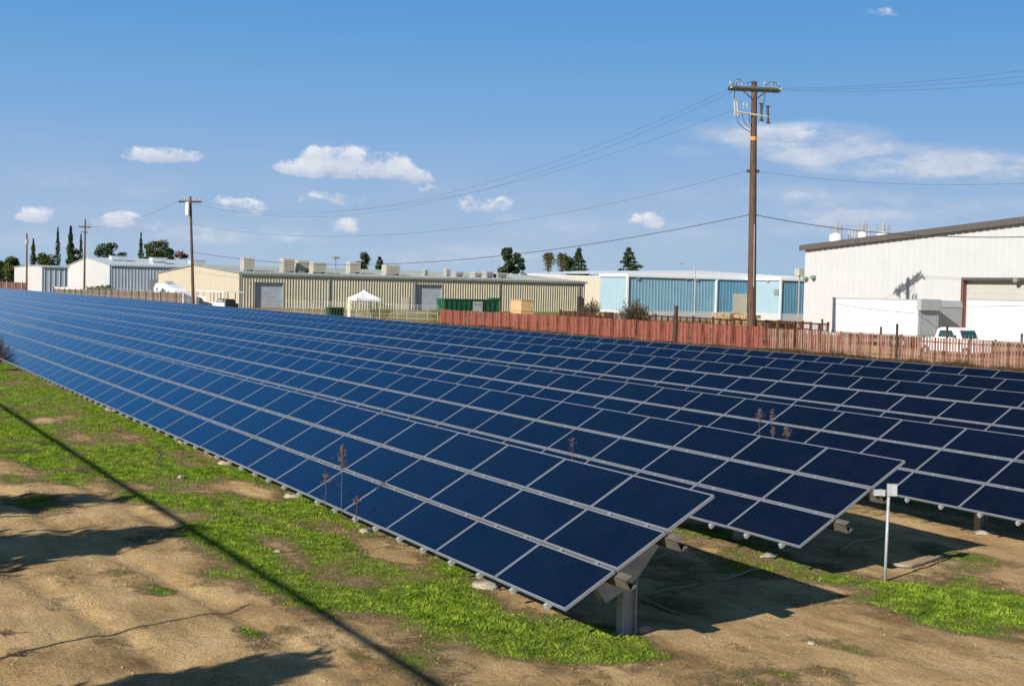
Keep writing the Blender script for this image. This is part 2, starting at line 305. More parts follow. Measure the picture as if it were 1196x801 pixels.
def grass():
    pts = []; hts = []; rr = random.Random(5); dp = []; dh = []
    zones = [(-8, 1.5, -6, 8.5, 62000, 1.0), (-16, -8, -5.5, 6.5, 40000, 1.15), (-30, -16, -6.5, 1.5, 42000, 1.6), (-60, -30, -8, 1.2, 26000, 2.4), (1.5, 3.5, 1, 9, 7000, 1), (-14, 0, 8.5, 15, 9000, 1.3)]
    for x0, x1, y0, y1, n, s in zones:
        for _ in range(n*4):
            x = rr.uniform(x0, x1); y = rr.uniform(y0, y1); g = grass_amt(x, y)
            if g > .0+rr.random()*.5:
                cl = max(0, nz2(x, y, 2.0, 11)); h = (.012+.035*min(1, max(0, g))*rr.random()+.075*cl*cl*rr.random())*(.8+.35*s)
                if rr.random() < .02: h *= 2
                pts.append((x, y, gz(x, y)+(hbump(x, y))-.004)); hts.append(h)
            elif g > -.35 and rr.random() < .16: dp.append((x, y, gz(x, y)+hbump(x, y)-.004)); dh.append(rr.uniform(.01, .05)*s)
    g1 = blades('grass', pts, hts, leaf_mat('grass_blades', (.09, .155, .012), (.36, .46, .05), (.22, .34, .024), .3, 4), .02, 1.8); g1['kind'] = 'stuff'
    g2 = blades('dry_grass', dp, dh, leaf_mat('dry_grass', (.16, .11, .05), (.36, .27, .14), None, .2, 5), .012, 1.4); g2['kind'] = 'stuff'
    print('blades', len(pts), len(dp))
grass()

# ------------------------------------------------------------------ solar rows
HB, TILT, WB = 0.7298735, 0.52817236, 1.6
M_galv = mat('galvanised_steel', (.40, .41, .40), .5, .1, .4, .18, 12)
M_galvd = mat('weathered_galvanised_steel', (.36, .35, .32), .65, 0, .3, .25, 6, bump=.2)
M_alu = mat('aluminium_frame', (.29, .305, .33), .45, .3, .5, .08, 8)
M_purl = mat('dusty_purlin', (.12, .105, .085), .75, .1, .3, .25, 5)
M_back = mat('panel_back', (.05, .05, .055), .6)
def glass_mat():
    m = bpy.data.materials.new('panel_glass'); m.use_nodes = True; nt = m.node_tree; b = nt.nodes['Principled BSDF']
    oi = nt.nodes.new('ShaderNodeObjectInfo'); tc = nt.nodes.new('ShaderNodeTexCoord')
    n = nt.nodes.new('ShaderNodeTexNoise'); n.inputs['Scale'].default_value = .5; n.inputs['Detail'].default_value = 6; n.inputs['Roughness'].default_value = .7
    g = nt.nodes.new('ShaderNodeNewGeometry'); nt.links.new(g.outputs['Position'], n.inputs['Vector'])
    r = nt.nodes.new('ShaderNodeValToRGB'); e = r.color_ramp.elements; e[0].position = .3; e[0].color = (.0016, .0045, .014, 1); e[1].position = .75; e[1].color = (.003, .008, .022, 1)
    nt.links.new(n.outputs['Fac'], r.inputs[0]); nt.links.new(r.outputs[0], b.inputs['Base Color'])
    n3 = nt.nodes.new('ShaderNodeTexNoise'); n3.inputs['Scale'].default_value = 1.7; n3.inputs['Detail'].default_value = 8; nt.links.new(g.outputs['Position'], n3.inputs['Vector'])
    mr = nt.nodes.new('ShaderNodeMapRange'); mr.inputs['To Min'].default_value = .05; mr.inputs['To Max'].default_value = .16; nt.links.new(n3.outputs['Fac'], mr.inputs[0]); nt.links.new(mr.outputs[0], b.inputs['Roughness'])
    b.inputs['Specular IOR Level'].default_value = 0
    # blue anti-reflective thin film: a mirror that tints what it reflects
    gl = nt.nodes.new('ShaderNodeBsdfGlossy');  nt.links.new(mr.outputs[0], gl.inputs['Roughness'])
    fr = nt.nodes.new('ShaderNodeFresnel'); fr.inputs['IOR'].default_value = 1.42; gm = nt.nodes.new('ShaderNodeMapRange'); gm.inputs['From Min'].default_value = .28; gm.inputs['From Max'].default_value = .75; nt.links.new(fr.outputs[0], gm.inputs[0]); gc = nt.nodes.new('ShaderNodeMix'); gc.data_type = 'RGBA'; gc.inputs['A'].default_value = (.30, .72, 1, 1); gc.inputs['B'].default_value = (.82, .93, 1, 1); nt.links.new(gm.outputs[0], gc.inputs['Factor']); nt.links.new(gc.outputs['Result'], gl.inputs['Color'])
    mx = nt.nodes.new('ShaderNodeMixShader'); nt.links.new(fr.outputs[0], mx.inputs[0]); nt.links.new(b.outputs[0], mx.inputs[1]); nt.links.new(gl.outputs[0], mx.inputs[2])
    # thin uneven dust film
    df = nt.nodes.new('ShaderNodeBsdfDiffuse'); df.inputs[0].default_value = (.30, .27, .22, 1); n4 = nt.nodes.new('ShaderNodeTexNoise'); n4.inputs['Scale'].default_value = 3.1; n4.inputs['Detail'].default_value = 9; n4.inputs['Roughness'].default_value = .75; nt.links.new(g.outputs['Position'], n4.inputs['Vector'])
    md = nt.nodes.new('ShaderNodeMapRange'); md.inputs['From Min'].default_value = .4; md.inputs['From Max'].default_value = .85; md.inputs['To Min'].default_value = .002; md.inputs['To Max'].default_value = .016; nt.links.new(n4.outputs['Fac'], md.inputs[0])
    m2 = nt.nodes.new('ShaderNodeMixShader'); nt.links.new(md.outputs[0], m2.inputs[0]); nt.links.new(mx.outputs[0], m2.inputs[1]); nt.links.new(df.outputs[0], m2.inputs[2]); nt.links.new(m2.outputs[0], nt.nodes['Material Output'].inputs[0])
    return m
M_glass = glass_mat()
GAPX, GAPY, FR, TH = .012, .038, .016, .036
def module_geo():
    x0, x1, y0, y1 = -WB+GAPX/2, -GAPX/2, GAPY/2, HB-GAPY/2
    g = MB()
    g.add([(x0+FR, y0+FR, -.004), (x1-FR, y0+FR, -.004), (x1-FR, y1-FR, -.004), (x0+FR, y1-FR, -.004)], [(0, 1, 2, 3)], 0)
    g.add([(x0+FR, y0+FR, -.012), (x1-FR, y0+FR, -.012), (x1-FR, y1-FR, -.012), (x0+FR, y1-FR, -.012)], [(0, 3, 2, 1)], 1)
    f = MB()
    o = [(x0, y0), (x1, y0), (x1, y1), (x0, y1)]; i_ = [(x0+FR, y0+FR), (x1-FR, y0+FR), (x1-FR, y1-FR), (x0+FR, y1-FR)]
    vs = [(*p, 0) for p in o]+[(*p, 0) for p in i_]+[(*p, -TH) for p in o]+[(*p, -TH) for p in i_]
    fs = []
    for k in range(4):
        k2 = (k+1) % 4; fs += [(k, k2, 4+k2, 4+k), (8+k, 8+k2, k2, k), (4+k, 4+k2, 12+k2, 12+k), (8+k2, 8+k, 12+k, 12+k2)]
    f.add(vs, fs, 0); return g, f
gG, gF = module_geo()
protoG = gG.build('solar_panel', [M_glass, M_back]); protoF = gF.build('frame', [M_alu], parent=protoG)
RX = [0, -2.111479, -3.947848, -8.877544, -14.198633, -17.753885, -22.479160]
RY = [0, 4.885716, 9.766708, 14.696101, 19.732504, 24.542611, 29.532495]
RZ = [0, -.081782, -.116808, -.14578, -.212746, -.235207, -.31026]
# columns to the right of the reference column, columns to the left
COLS = [(0, 44), (0, 62), (3, 82), (6, 105), (9, 130), (12, 155), (15, 182)]
RL = ['front solar row nearest the grass, its cut end standing on the first steel post', 'second solar row, its end beside the junction box post',
 'third solar row counted from the grass, right behind the junction box post', 'fourth and middle solar row of the seven',
 'fifth solar row counted from the grass', 'sixth solar row, last but one before the red picket fence', 'rearmost solar row running closest along the red picket fence']
def vis_size(P):
    d = P-CAM; z = d.dot(F)
    if z < 1: return 0
    u = 598+FPX*d.dot(R)/z
    return (1/z)*(1 if -30 < u < 1226 else .001)
def solar_row(r):
    nr, nl = COLS[r]; org = Vector((RX[r], RY[r], RZ[r]))
    E = thing('solar_row', RL[r], 'solar panels', org, 'rows of solar panels')
    E.rotation_euler = (0, math.atan(-SX), 0)
    ct, st = cos(TILT), sin(TILT)
    def up(s_, n_=0): return (s_*ct-n_*st, s_*st+n_*ct)      # along slope, along normal -> y,z
    cells = [(i, j) for i in range(-nr, nl) for j in range(3)]
    cells.sort(key=lambda c: -vis_size(org+Vector((-(c[0]+.5)*WB, (c[1]+.5)*HB*ct, (c[1]+.5)*HB*st)))*(.4 if r and c[1] == 0 and c[0] > 3 else 1))
    rest = cells[100:]; rr = random.Random(r)
    for i, j in cells[:100]:
        c = protoG.copy(); col.objects.link(c); c.parent = E; c.location = (-i*WB, j*HB*ct, j*HB*st); c.rotation_euler = (TILT+rr.gauss(0, .0016), rr.gauss(0, .0012), 0)
        fcp = protoF.copy(); col.objects.link(fcp); fcp.parent = c
    # the remaining far modules of this row
    if rest:
        gv = np.array(gG.v); fv = np.array(gF.v); tv = np.concatenate([gv, fv]); fq = np.array([list(f) for f in gG.f]+[[q+len(gv) for q in f] for f in gF.f]); mi = np.array([0, 1]+[2]*len(gF.f))
        rot = np.array([[1, 0, 0], [0, ct, -st], [0, st, ct]]); tv = tv @ rot.T
        offs = np.array([(-i*WB, j*HB*ct, j*HB*st) for i, j in rest])
        V = (tv[None]+offs[:, None]).reshape(-1, 3); Q = (fq[None]+(np.arange(len(rest))*len(tv))[:, None, None]).reshape(-1, 4)
        o = bpy.data.objects.new('solar_panel', numpy_mesh('solar_panel', V, 4, Q, [M_glass, M_back, M_alu], np.tile(mi, len(rest)))); col.objects.link(o); o.parent = E; o['kind'] = 'stuff'
    xr, xl = nr*WB, -nl*WB
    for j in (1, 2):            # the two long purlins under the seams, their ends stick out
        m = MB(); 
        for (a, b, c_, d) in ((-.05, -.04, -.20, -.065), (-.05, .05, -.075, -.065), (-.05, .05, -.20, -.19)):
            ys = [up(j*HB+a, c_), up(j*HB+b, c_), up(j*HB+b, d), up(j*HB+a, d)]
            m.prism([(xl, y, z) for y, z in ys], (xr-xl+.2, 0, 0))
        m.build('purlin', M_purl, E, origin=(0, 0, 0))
    # short rails under every module, small bright clamps in the seams and along the lower edge
    m = MB(); k = MB(); Mr = Matrix.Rotation(TILT, 3, 'X'); clamps = []
    near_l = -min(nl, 60)
    for i in range(-nr, -near_l):
        for fx in (.28, .76):
            x = -(i+1-fx)*WB
            y, z = up(1.5*HB, -.062); m.box((x, y, z), (.04, 3*HB+.03, .045), 0, Mr)
            for s_, n_, dm in ((-.01, -.055, (.045, .04, .06)), (HB, -.006, (.055, GAPY+.008, .014)), (2*HB, -.006, (.055, GAPY+.008, .014))): clamps.append((x, *up(s_, n_), s_, n_, dm))
    m.build('rail', M_galvd, E, origin=(0, 0, 0)); 
    clamps.sort(key=lambda c: -vis_size(org+Vector(c[:3]))*(.02 if r and c[3] < .1 and c[0] < -6 else 1)); pc = {}
    for x, y, z, s_, n_, dm in clamps[:100]:
        if dm not in pc: pc[dm] = MB().box((0, 0, 0), dm, 0, Mr).build('clamp', M_alu if dm[2] < .02 else M_galv, E, origin=(0, 0, 0)); o = pc[dm]
        else: o = pc[dm].copy(); col.objects.link(o); o.parent = E
        o.location = (x, y, z)
    for x, y, z, s_, n_, dm in clamps[100:]: k.box((x, y, z), dm, 0, Mr)
    if k.v: k.build('clamp', M_alu, E, origin=(0, 0, 0))['kind'] = 'stuff'
    # posts with a wide tapered head plate
    xs = []; x = xr-(2.7 if r == 1 else .52)
    while x > xl and len(xs) < 40: xs.append(x); x -= 4.8
    pm = None
    for x in xs:
        if pm is None:
            m = MB(); yp = 1.12; zt = yp*math.tan(TILT)-.22
            g0 = -CL-.25 + (-.03)
            wx, wy, t = .13, .17, .012
            m.bb((-wx/2, yp-wy/2-t/2, g0), (wx/2, yp-wy/2+t/2, zt)); m.bb((-wx/2, yp+wy/2-t/2, g0), (wx/2, yp+wy/2+t/2, zt)); m.bb((-t/2, yp-wy/2+t/2+.001, g0), (t/2, yp+wy/2-t/2-.001, zt))
            post = m.build('post', M_galvd, E, origin=(0, 0, 0))
            a = MB(); s0, s1 = .62, 1.86
            for xo in (wx/2+.003, -wx/2-.013):
                p = [up(s0, -.20), up(s1, -.20), (yp+wy/2+.01, zt-.28), (yp-wy/2-.01, zt-.42), (up(s0, -.2)[0]+.16, up(s0, -.2)[1]-.24), (up(s0, -.2)[0]+.02, up(s0, -.2)[1]-.05)]
                a.prism([(xo, y, z) for y, z in p], (.010, 0, 0))
            y0, z0 = up((s0+s1)/2, -.2); a.box((0, y0, z0), (.15, s1-s0, .008), 0, Mr)
            arm = a.build('head_plate', M_galvd, E, origin=(0, 0, 0)); post.location.x = x; arm.location.x = x; pm = (post, arm)
        else:
            for q in pm: c = q.copy(); col.objects.link(c); c.parent = E; c.location.x = x
for r in range(7): solar_row(r)
bpy.data.objects.remove(protoF); bpy.data.objects.remove(protoG)
exec_marker = None

# ------------------------------------------------------------------ sheds and warehouses (walls run along the world axes)
def ribbed(mb, p0, p1, z0, z1, nrm, pitch=.6, depth=.06, openings=(), flip=False):
    """corrugated sheet wall from p0 to p1 (xy), top given by z1(s), nrm = outward direction"""
    p0 = Vector((p0[0], p0[1], 0)); p1 = Vector((p1[0], p1[1], 0)); L = (p1-p0).length; d = (p1-p0)/L; nrm = Vector(nrm)
    n = int(L/pitch); prof = []
    for i in range(n+1):
        s = i*L/n
        for ds, h in ((0, 0), (.30, 0), (.38, 1), (.52, 1), (.60, 0)): 
            if s+ds*pitch <= L: prof.append((s+ds*pitch, h*depth))
    prof.append((L, 0))
    for o in openings: prof += [(o[0], 0), (o[1], 0)]
    prof.sort()
    for (s0, h0), (s1, h1) in zip(prof, prof[1:]):
        if s1-s0 < 1e-5: continue
        mid = (s0+s1)/2; b = z0
        for o in openings:
            if o[0] <= mid <= o[1]: b = o[2]; break
        a = p0+d*s0+nrm*h0; c = p0+d*s1+nrm*h1
        mb.add([(a.x, a.y, b), (c.x, c.y, b), (c.x, c.y, z1(s1)), (a.x, a.y, z1(s0))], [(0, 1, 2, 3) if not flip else (3, 2, 1, 0)])
def shed(name, label, cx, cy, x0, y1, zeave, zridge, mw, mr, mt, zb, pitch=.6, doors=(), gdoors=(), mat_long=None, bays=(), depth=.08, ridge_x=None, group='sheds and warehouses across the yard', mgable=None):
    """corner nearest the camera (cx, cy): +x wall runs from cy to y1, gable wall runs at y=cy from x0 to cx. ridge along y."""
    T = thing(name, label, 'warehouse', (cx, cy, zb), group)
    rx = ridge_x if ridge_x is not None else (x0+cx)/2
    def gz1(s):   # s from x0
        x = x0+s
        return zeave+(zridge-zeave)*(1-abs(x-rx)/(abs(cx-rx) if x > rx else abs(x0-rx)))
    m = MB(); ribbed(m, (x0, cy), (cx, cy), zb, gz1, (0, -1, 0), pitch, depth, gdoors)
    m.build('gable_wall', mgable or mw, T)
    m = MB(); ribbed(m, (cx, cy), (cx, y1), zb, lambda s: zeave, (1, 0, 0), pitch, depth, doors); m.build('side_wall', mat_long or mw, T)
    m = MB(); m.add([(x0, y1, zb), (cx, y1, zb), (cx, y1, zeave), (rx, y1, zridge), (x0, y1, zeave)], [(0, 1, 2, 3, 4)][::1]); m.add([(x0, cy, zb), (x0, y1, zb), (x0, y1, zeave), (x0, cy, zeave)], [(0, 1, 2, 3)]); m.build('rear_wall', mw, T)
    m = MB(); ov = .35; t = .12
    for sx_, xe in ((1, cx), (-1, x0)):
        sl_ = (zridge-zeave)/abs(xe-rx); xo = xe+sx_*ov; zo = zeave-sl_*ov+.02
        n = int((y1-cy)/1.2)
        m.prism([(rx, cy-ov, zridge+.02), (xo, cy-ov, zo), (xo, cy-ov, zo+t), (rx, cy-ov, zridge+.02+t)], (0, y1-cy+2*ov, 0))
        for i in range(n): y = cy+i*1.2; m.prism([(rx, y, zridge+.02+t), (xo, y, zo+t), (xo, y, zo+t+.05), (rx, y, zridge+.07+t)], (0, .07, 0))
    m.build('roof', mr, T)
    m = MB(); m.bb((cx+ov, cy-ov, zeave-.28), (cx+ov+.16, y1+ov, zeave-.02)); m.bb((cx+.0, cy-.14, zb), (cx+.14, cy, zeave))
    for b in bays: m.bb((cx+.08, cy+b-.12, zb), (cx+.24, cy+b+.12, zeave-.1))
    m.build('gutter', mt, T)
    return T
def roller(T, X, y0, y1, z0, z1, m, rec=.45, name='roller_door'):
    a = MB(); n = int((z1-z0)/.35)
    for i in range(n): za = z0+(z1-z0)*i/n; zb_ = z0+(z1-z0)*(i+1)/n; a.add([(X-rec, y0, za), (X-rec, y1, za), (X-rec+.05, y1, zb_-.05), (X-rec+.05, y0, zb_-.05), (X-rec, y0, zb_), (X-rec, y1, zb_)], [(0, 1, 2, 3), (3, 2, 5, 4)])
    o = a.build(name, m, T)
    f = MB(); f.bb((X-rec-.02, y0-.12, z0), (X+.1, y0, z1+.12)); f.bb((X-rec-.02, y1, z0), (X+.1, y1+.12, z1+.12)); f.bb((X-rec-.02, y0, z1), (X+.1, y1, z1+.12)); f.build('door_frame', M_trim, T); return o
M_tan = mat('tan_siding', (.50, .46, .34), .6, .1, .3, .08, .6); M_cream = mat('cream_siding', (.53, .48, .37), .6, 0, .3, .06, .5)
M_troof = mat('weathered_roof', (.33, .35, .32), .6, .1, .3, .2, .3, stretch=(1, .3, 1)); M_trim = mat('grey_green_trim', (.22, .25, .23), .6)
M_white = mat('white_siding', (.50, .495, .485), .55, 0, .3, .04, .4); M_whiter = mat('white_panel', (.80, .80, .79), .45, 0, .4, .03, .6)
M_grey = mat('blue_grey_siding', (.34, .40, .45), .55, .1, .3, .08, .5); M_wroof = mat('pale_metal_roof', (.50, .55, .57), .5, .15, .3, .12, .3)
M_door = mat('grey_roller_door', (.38, .42, .47), .5, .1, .3, .1, 1); M_dark = mat('dark_trim', (.06, .055, .05), .6); M_brownt = mat('brown_roof_edge', (.10, .09, .08), .6)
M_blue = mat('blue_siding', (.21, .38, .47), .55, .05, .3, .08, .4); M_blue2 = mat('deep_blue_siding', (.12, .27, .37), .5, .05, .3, .08, .4); M_blue_lit = mat('sunlit_blue_siding', (.30, .42, .475), .55, 0, .3, .05, .4)  # palest blue is a lit copy of the siding for walls facing the sun
M_red = mat('red_steel_post', (.16, .07, .06), .6); M_beige = mat('beige_plastic_box', (.45, .41, .33), .6, 0, .3, .1, 1); M_rubber = mat('rubber', (.025, .025, .025), .8)

# tan warehouse, the sun on its gable put into a lighter cream colour
A = at(280, 340, 235); cx, cy = A.x, A.y; zb = gz(cx, cy); ze = at(280, 319, 235).z
y1 = on_x(683, 340, cx).y; x0 = on_y(185, 340, cy).x
def ys(u): return on_x(u, 340, cx).y-cy
dz = zb+4.6
TAN_Y = (cy, y1, cx, x0)
T = shed('warehouse', 'long tan ribbed warehouse with two grey roller doors and a sunlit end wall coloured cream', cx, cy, x0, y1, ze, ze+1.6, M_tan, M_troof, M_trim, zb, .52, doors=((ys(297), ys(331), dz), (ys(483), ys(517), dz+.3)), bays=[ys(384), ys(486-2), ys(583), ys(676)], depth=.11, mgable=M_cream)
roller(T, cx, cy+ys(297)+.12, cy+ys(331)-.12, zb, dz-.12, M_door); roller(T, cx, cy+ys(483)+.12, cy+ys(517)-.12, zb, dz+.18, M_door)
m = MB(); yy = cy+ys(474); m.bb((cx+.11, yy-.6, zb), (cx+.16, yy+.6, zb+2.3)); m.bb((cx+.11, yy-.72, zb), (cx+.15, yy-.602, zb+2.42)); m.bb((cx+.11, yy+.602, zb), (cx+.15, yy+.72, zb+2.42)); m.build('side_door', M_cream, T)
m = MB(); m.bb((cx+.11, cy+ys(676)-.5, zb), (cx+.7, cy+ys(676)+.5, zb+3.2)); m.build('downpipe_box', M_dark, T)
# far cream warehouse behind it
A = at(733, 340, 212); bcx, bcy = A.x, A.y
bz = gz(bcx, bcy); be = at(735, 320.5, 210).z
x00 = on_y(701, 340, bcy).x
# blue building: zigzag of walls, sunlight put into the paler blue of the sun-facing ones
T = thing('warehouse', 'low blue warehouse with sunlit walls coloured paler and a white base band, behind the tall pole', 'warehouse', (bcx, bcy, bz), 'sheds and warehouses across the yard')
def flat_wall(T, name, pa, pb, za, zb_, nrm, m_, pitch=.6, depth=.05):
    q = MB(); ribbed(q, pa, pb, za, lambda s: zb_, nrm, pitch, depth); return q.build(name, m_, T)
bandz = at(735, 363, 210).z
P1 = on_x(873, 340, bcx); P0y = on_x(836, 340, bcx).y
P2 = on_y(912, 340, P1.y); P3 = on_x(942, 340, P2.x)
for (pa, pb, nr_, mt_) in (((x00, bcy), (bcx, bcy), (0, -1, 0), M_blue_lit), ((bcx, bcy), (bcx, P0y), (1, 0, 0), M_blue), ((bcx, P0y), (bcx, P1.y), (1, 0, 0), M_blue2), ((P1.x, P1.y), (P2.x, P1.y), (0, -1, 0), M_blue_lit), ((P2.x, P1.y), (P2.x, P3.y+22), (1, 0, 0), M_blue2)):
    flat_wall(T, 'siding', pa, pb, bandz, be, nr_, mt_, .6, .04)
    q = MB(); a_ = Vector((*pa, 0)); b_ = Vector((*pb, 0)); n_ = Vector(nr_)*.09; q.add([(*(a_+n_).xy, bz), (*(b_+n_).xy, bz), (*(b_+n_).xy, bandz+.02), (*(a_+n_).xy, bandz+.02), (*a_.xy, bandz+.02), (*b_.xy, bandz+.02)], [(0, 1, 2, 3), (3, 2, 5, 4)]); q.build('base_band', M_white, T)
q = MB()
for (X, Y) in ((bcx+.12, bcy-.12), (bcx+.14, P0y), (P2.x+.1, P1.y-.1), (P2.x+.12, P3.y)): q.bb((X-.12, Y-.16, bz), (X+.12, Y+.16, be))
q.bb((bcx+.1, bcy-.2, be-.35), (bcx+.3, P1.y, be+.12)); q.bb((x00, bcy-.3, be-.35), (bcx+.1, bcy-.1, be+.12)); q.bb((P1.x+.3, P1.y-.3, be-.35), (P2.x+.3, P1.y-.1, be+.12)); q.bb((P2.x+.1, P1.y-.1, be-.35), (P2.x+.3, P3.y+22, be+.12))
q.build('white_trim', M_whiter, T)
q = MB(); pk = be+1.0; yk = on_x(812, 340, bcx).y
q.add([(x00-30, bcy, be+.13), (bcx+.2, bcy, be+.13), (bcx+.2, yk, pk), (x00-30, yk, pk), (bcx+.2, P3.y+22, be+.13), (x00-30, P3.y+22, be+.13)], [(0, 1, 2, 3), (3, 2, 4, 5)])
q.add([(bcx+.2, bcy, be+.12), (bcx+.2, P3.y+22, be+.12), (bcx+.2, yk, pk)], [(0, 1, 2)])
q.add([(bcx+.3, P1.y, be+.13), (P2.x+.2, P1.y, be+.13), (P2.x+.2, P3.y+22, be+.13), (bcx+.3, P3.y+22, be+.13)], [(0, 1, 2, 3)]); q.build('roof', M_whiter, T)
dA, dB = on_x(857, 340, bcx+.1), on_x(873, 340, bcx+.1); dz1 = at(865, 343, 221).z
q = MB(); q.bb((bcx+.05, dA.y, bandz-2.2), (bcx+.13, dB.y-.05, dz1)); q.build('loading_door', M_beige, T)
for u, v in ((745, 325), (802, 325), (814, 326)): MB().box(on_x(u, v, bcx+.1), (.3, .5, .5)).build('wall_lamp', M_trim, T)
MB().box(on_y(897, 328, P1.y-.1), (.5, .3, .5)).build('wall_lamp', M_trim, T); MB().box(on_y(907, 341, P1.y-.1), (1.1, .2, .9)).build('wall_vent', M_trim, T)
# cream wing on the left of it, seen over the tan roof
A = at(701, 340, 300); zc = at(701, 323.6, 300).z
T = thing('warehouse', 'flat roofed cream warehouse seen over the tan roof, left of the blue one', 'warehouse', (A.x, A.y, gz(A.x, A.y)), 'sheds and warehouses across the yard')
xl_ = on_y(575, 330, A.y).x
q = MB(); ribbed(q, (xl_, A.y), (A.x, A.y), bz, lambda s: zc+(1-s/(A.x-xl_))*.9, (0, -1, 0), 3, .04); q.build('front_wall', M_cream, T)
q = MB(); q.add([(xl_, A.y, zc+.9), (A.x, A.y, zc), (A.x, A.y+40, zc), (xl_, A.y+40, zc+.9)], [(0, 1, 2, 3)]); q.add([(A.x, A.y, bz), (A.x, A.y+40, bz), (A.x, A.y+40, zc), (A.x, A.y, zc)], [(0, 1, 2, 3)]); q.add([(xl_, A.y, bz), (xl_, A.y, zc+.9), (xl_, A.y+40, zc+.9), (xl_, A.y+40, bz)], [(0, 1, 2, 3)]); q.build('roof', M_wroof, T)
q = MB(); q.prism([(xl_, A.y-.15, zc+.8), (A.x+.1, A.y-.15, zc-.1), (A.x+.1, A.y-.15, zc+.15), (xl_, A.y-.15, zc+1.05)], (0, .2, 0)); q.build('parapet_cap', M_whiter, T)
# white + blue-grey shed at the left
A = at(128.4, 340, 330); cx, cy = A.x, A.y; zb = gz(cx, cy); ze = at(128.4, 309.5, 330).z
x0 = on_y(78, 340, cy).x; y1 = on_x(262, 340, cx).y; zr = (at(101, 300.5, 352)).z
T = shed('warehouse', 'white gabled shed with long blue grey ribbed side wall and pale roof', cx, cy, x0, y1, ze, zr, M_grey, M_wroof, M_grey, zb, .8, depth=.09, mgable=M_white)
y_ = on_x(185, 340, cx).y; q = MB(); q.bb((cx+.16, y_-2.2, zb), (cx+.22, y_+2.2, zb+4.6)); q.build('dark_door', M_trim, T)
# smaller flat one further left
A = at(49.5, 340, 305); cx, cy = A.x, A.y; zb = gz(cx, cy); ze = at(50, 311, 305).z
x0 = on_y(17, 340, cy).x; y1 = on_x(79, 340, cx).y
T = shed('warehouse', 'low boxy white shed with grey side wall, leftmost of the sheds', cx, cy, x0, y1, ze, ze+.25, M_grey, M_wroof, M_grey, zb, 1.0, depth=.14, mgable=M_white)
# far left grey house
A = at(20, 340, 420)
cx, cy = at(15, 340, 420).xy; zb = gz(cx, cy); T = shed('house', 'low grey roofed building at the left edge behind the brown screen fence', cx, cy, on_y(-40, 340, cy).x, cy+14, at(15, 318, 420).z, at(0, 313, 420).z, M_beige, M_troof, M_trim, zb, 2, group=None, depth=.04)
T['category'] = 'building'

# big white warehouse at the right
WY = at(1070, 340, 139).y
xl_ = on_y(939, 340, WY).x; xr_ = on_y(1460, 340, WY).x; zb = gz(xl_, WY)
z0_ = on_y(939.3, 289.5, WY).z; z1_ = on_y(1196, 257, WY).z; xm = on_y(1196, 340, WY).x; slope = (z1_-z0_)/(xm-xl_); xpk = on_y(1300, 340, WY).x
def wtop(s): x = xl_+s; return z0_+slope*(min(x, xpk)-xl_)-slope*max(0, x-xpk)
T = thing('warehouse', 'big white metal warehouse with dark rising roof edge and a roller door at the right', 'warehouse', (xl_, WY, zb), 'sheds and warehouses across the yard')
dx0 = on_y(1124.5, 340, WY).x-xl_; dx1 = on_y(1260, 340, WY).x-xl_; dzt = on_y(1160, 327, WY).z
q = MB(); ribbed(q, (xl_, WY), (xr_, WY), zb, wtop, (0, -1, 0), .9, .10, ((dx0, dx1, dzt),)); q.build('front_wall', M_white, T)
q = MB(); ribbed(q, (xl_, WY), (xl_, WY+60), zb, lambda s: z0_, (-1, 0, 0), .75, .05, flip=True); q.build('side_wall', M_white, T)
q = MB(); ov = .4
q.prism([(xl_-ov, WY-ov, z0_-.1), (xpk, WY-ov, wtop(xpk-xl_)-.06), (xpk, WY-ov, wtop(xpk-xl_)+.16), (xl_-ov, WY-ov, z0_+.12)], (0, 61, 0))
q.prism([(xpk, WY-ov, wtop(xpk-xl_)-.06), (xr_+ov, WY-ov, wtop(xr_-xl_)-.06), (xr_+ov, WY-ov, wtop(xr_-xl_)+.16), (xpk, WY-ov, wtop(xpk-xl_)+.16)], (0, 61, 0)); q.build('roof', M_wroof, T)
q = MB(); h_ = .62
q.prism([(xl_-ov-.02, WY-ov-.16, z0_-.34), (xpk, WY-ov-.16, wtop(xpk-xl_)-.34), (xpk, WY-ov-.16, wtop(xpk-xl_)-.34+h_), (xl_-ov-.02, WY-ov-.16, z0_-.34+h_)], (0, .155, 0)); q.build('fascia', M_brownt, T)
q = MB(); n = 12
for i in range(n): za = zb+(dzt-zb)*i/n; zc_ = zb+(dzt-zb)*(i+1)/n; q.add([(xl_+dx0, WY+.45, za), (xl_+dx1, WY+.45, za), (xl_+dx1, WY+.40, zc_-.05), (xl_+dx0, WY+.40, zc_-.05), (xl_+dx1, WY+.45, zc_), (xl_+dx0, WY+.45, zc_)], [(0, 1, 2, 3), (3, 2, 4, 5)])
q.build('roller_door', mat('cream_roller_door', (.46, .45, .40), .5, 0, .3, .05, 1), T)
q = MB(); q.bb((xl_+dx0-.15, WY-.12, zb), (xl_+dx0+.15, WY-.002-.05, dzt+.2)); q.bb((xl_+dx0, WY-.05, zb), (xl_+dx0+.12, WY+.4, dzt)); q.build('door_jamb', M_red, T)
q = MB(); q.bb((xl_+dx0+.15, WY-.35, dzt-.05), (xl_+dx1, WY-.06, dzt+.22)); q.build('door_lintel', M_brownt, T)
def wall_lamp(u, v, par):
    p = on_y(u, v, WY); a = MB(); a.box((p.x, WY-.30, p.z), (.5, .5, .3)); a.tube([(p.x, WY-.06, p.z+.1), (p.x, WY-.3, p.z+.15)], .05); a.box((p.x, WY-.42, p.z-.18), (.36, .2, .12), 0, Matrix.Rotation(.5, 3, 'X')); a.build('flood_light', M_trim, par)
wall_lamp(943, 325, T); wall_lamp(952, 323.5, T); wall_lamp(1190, 327, T)
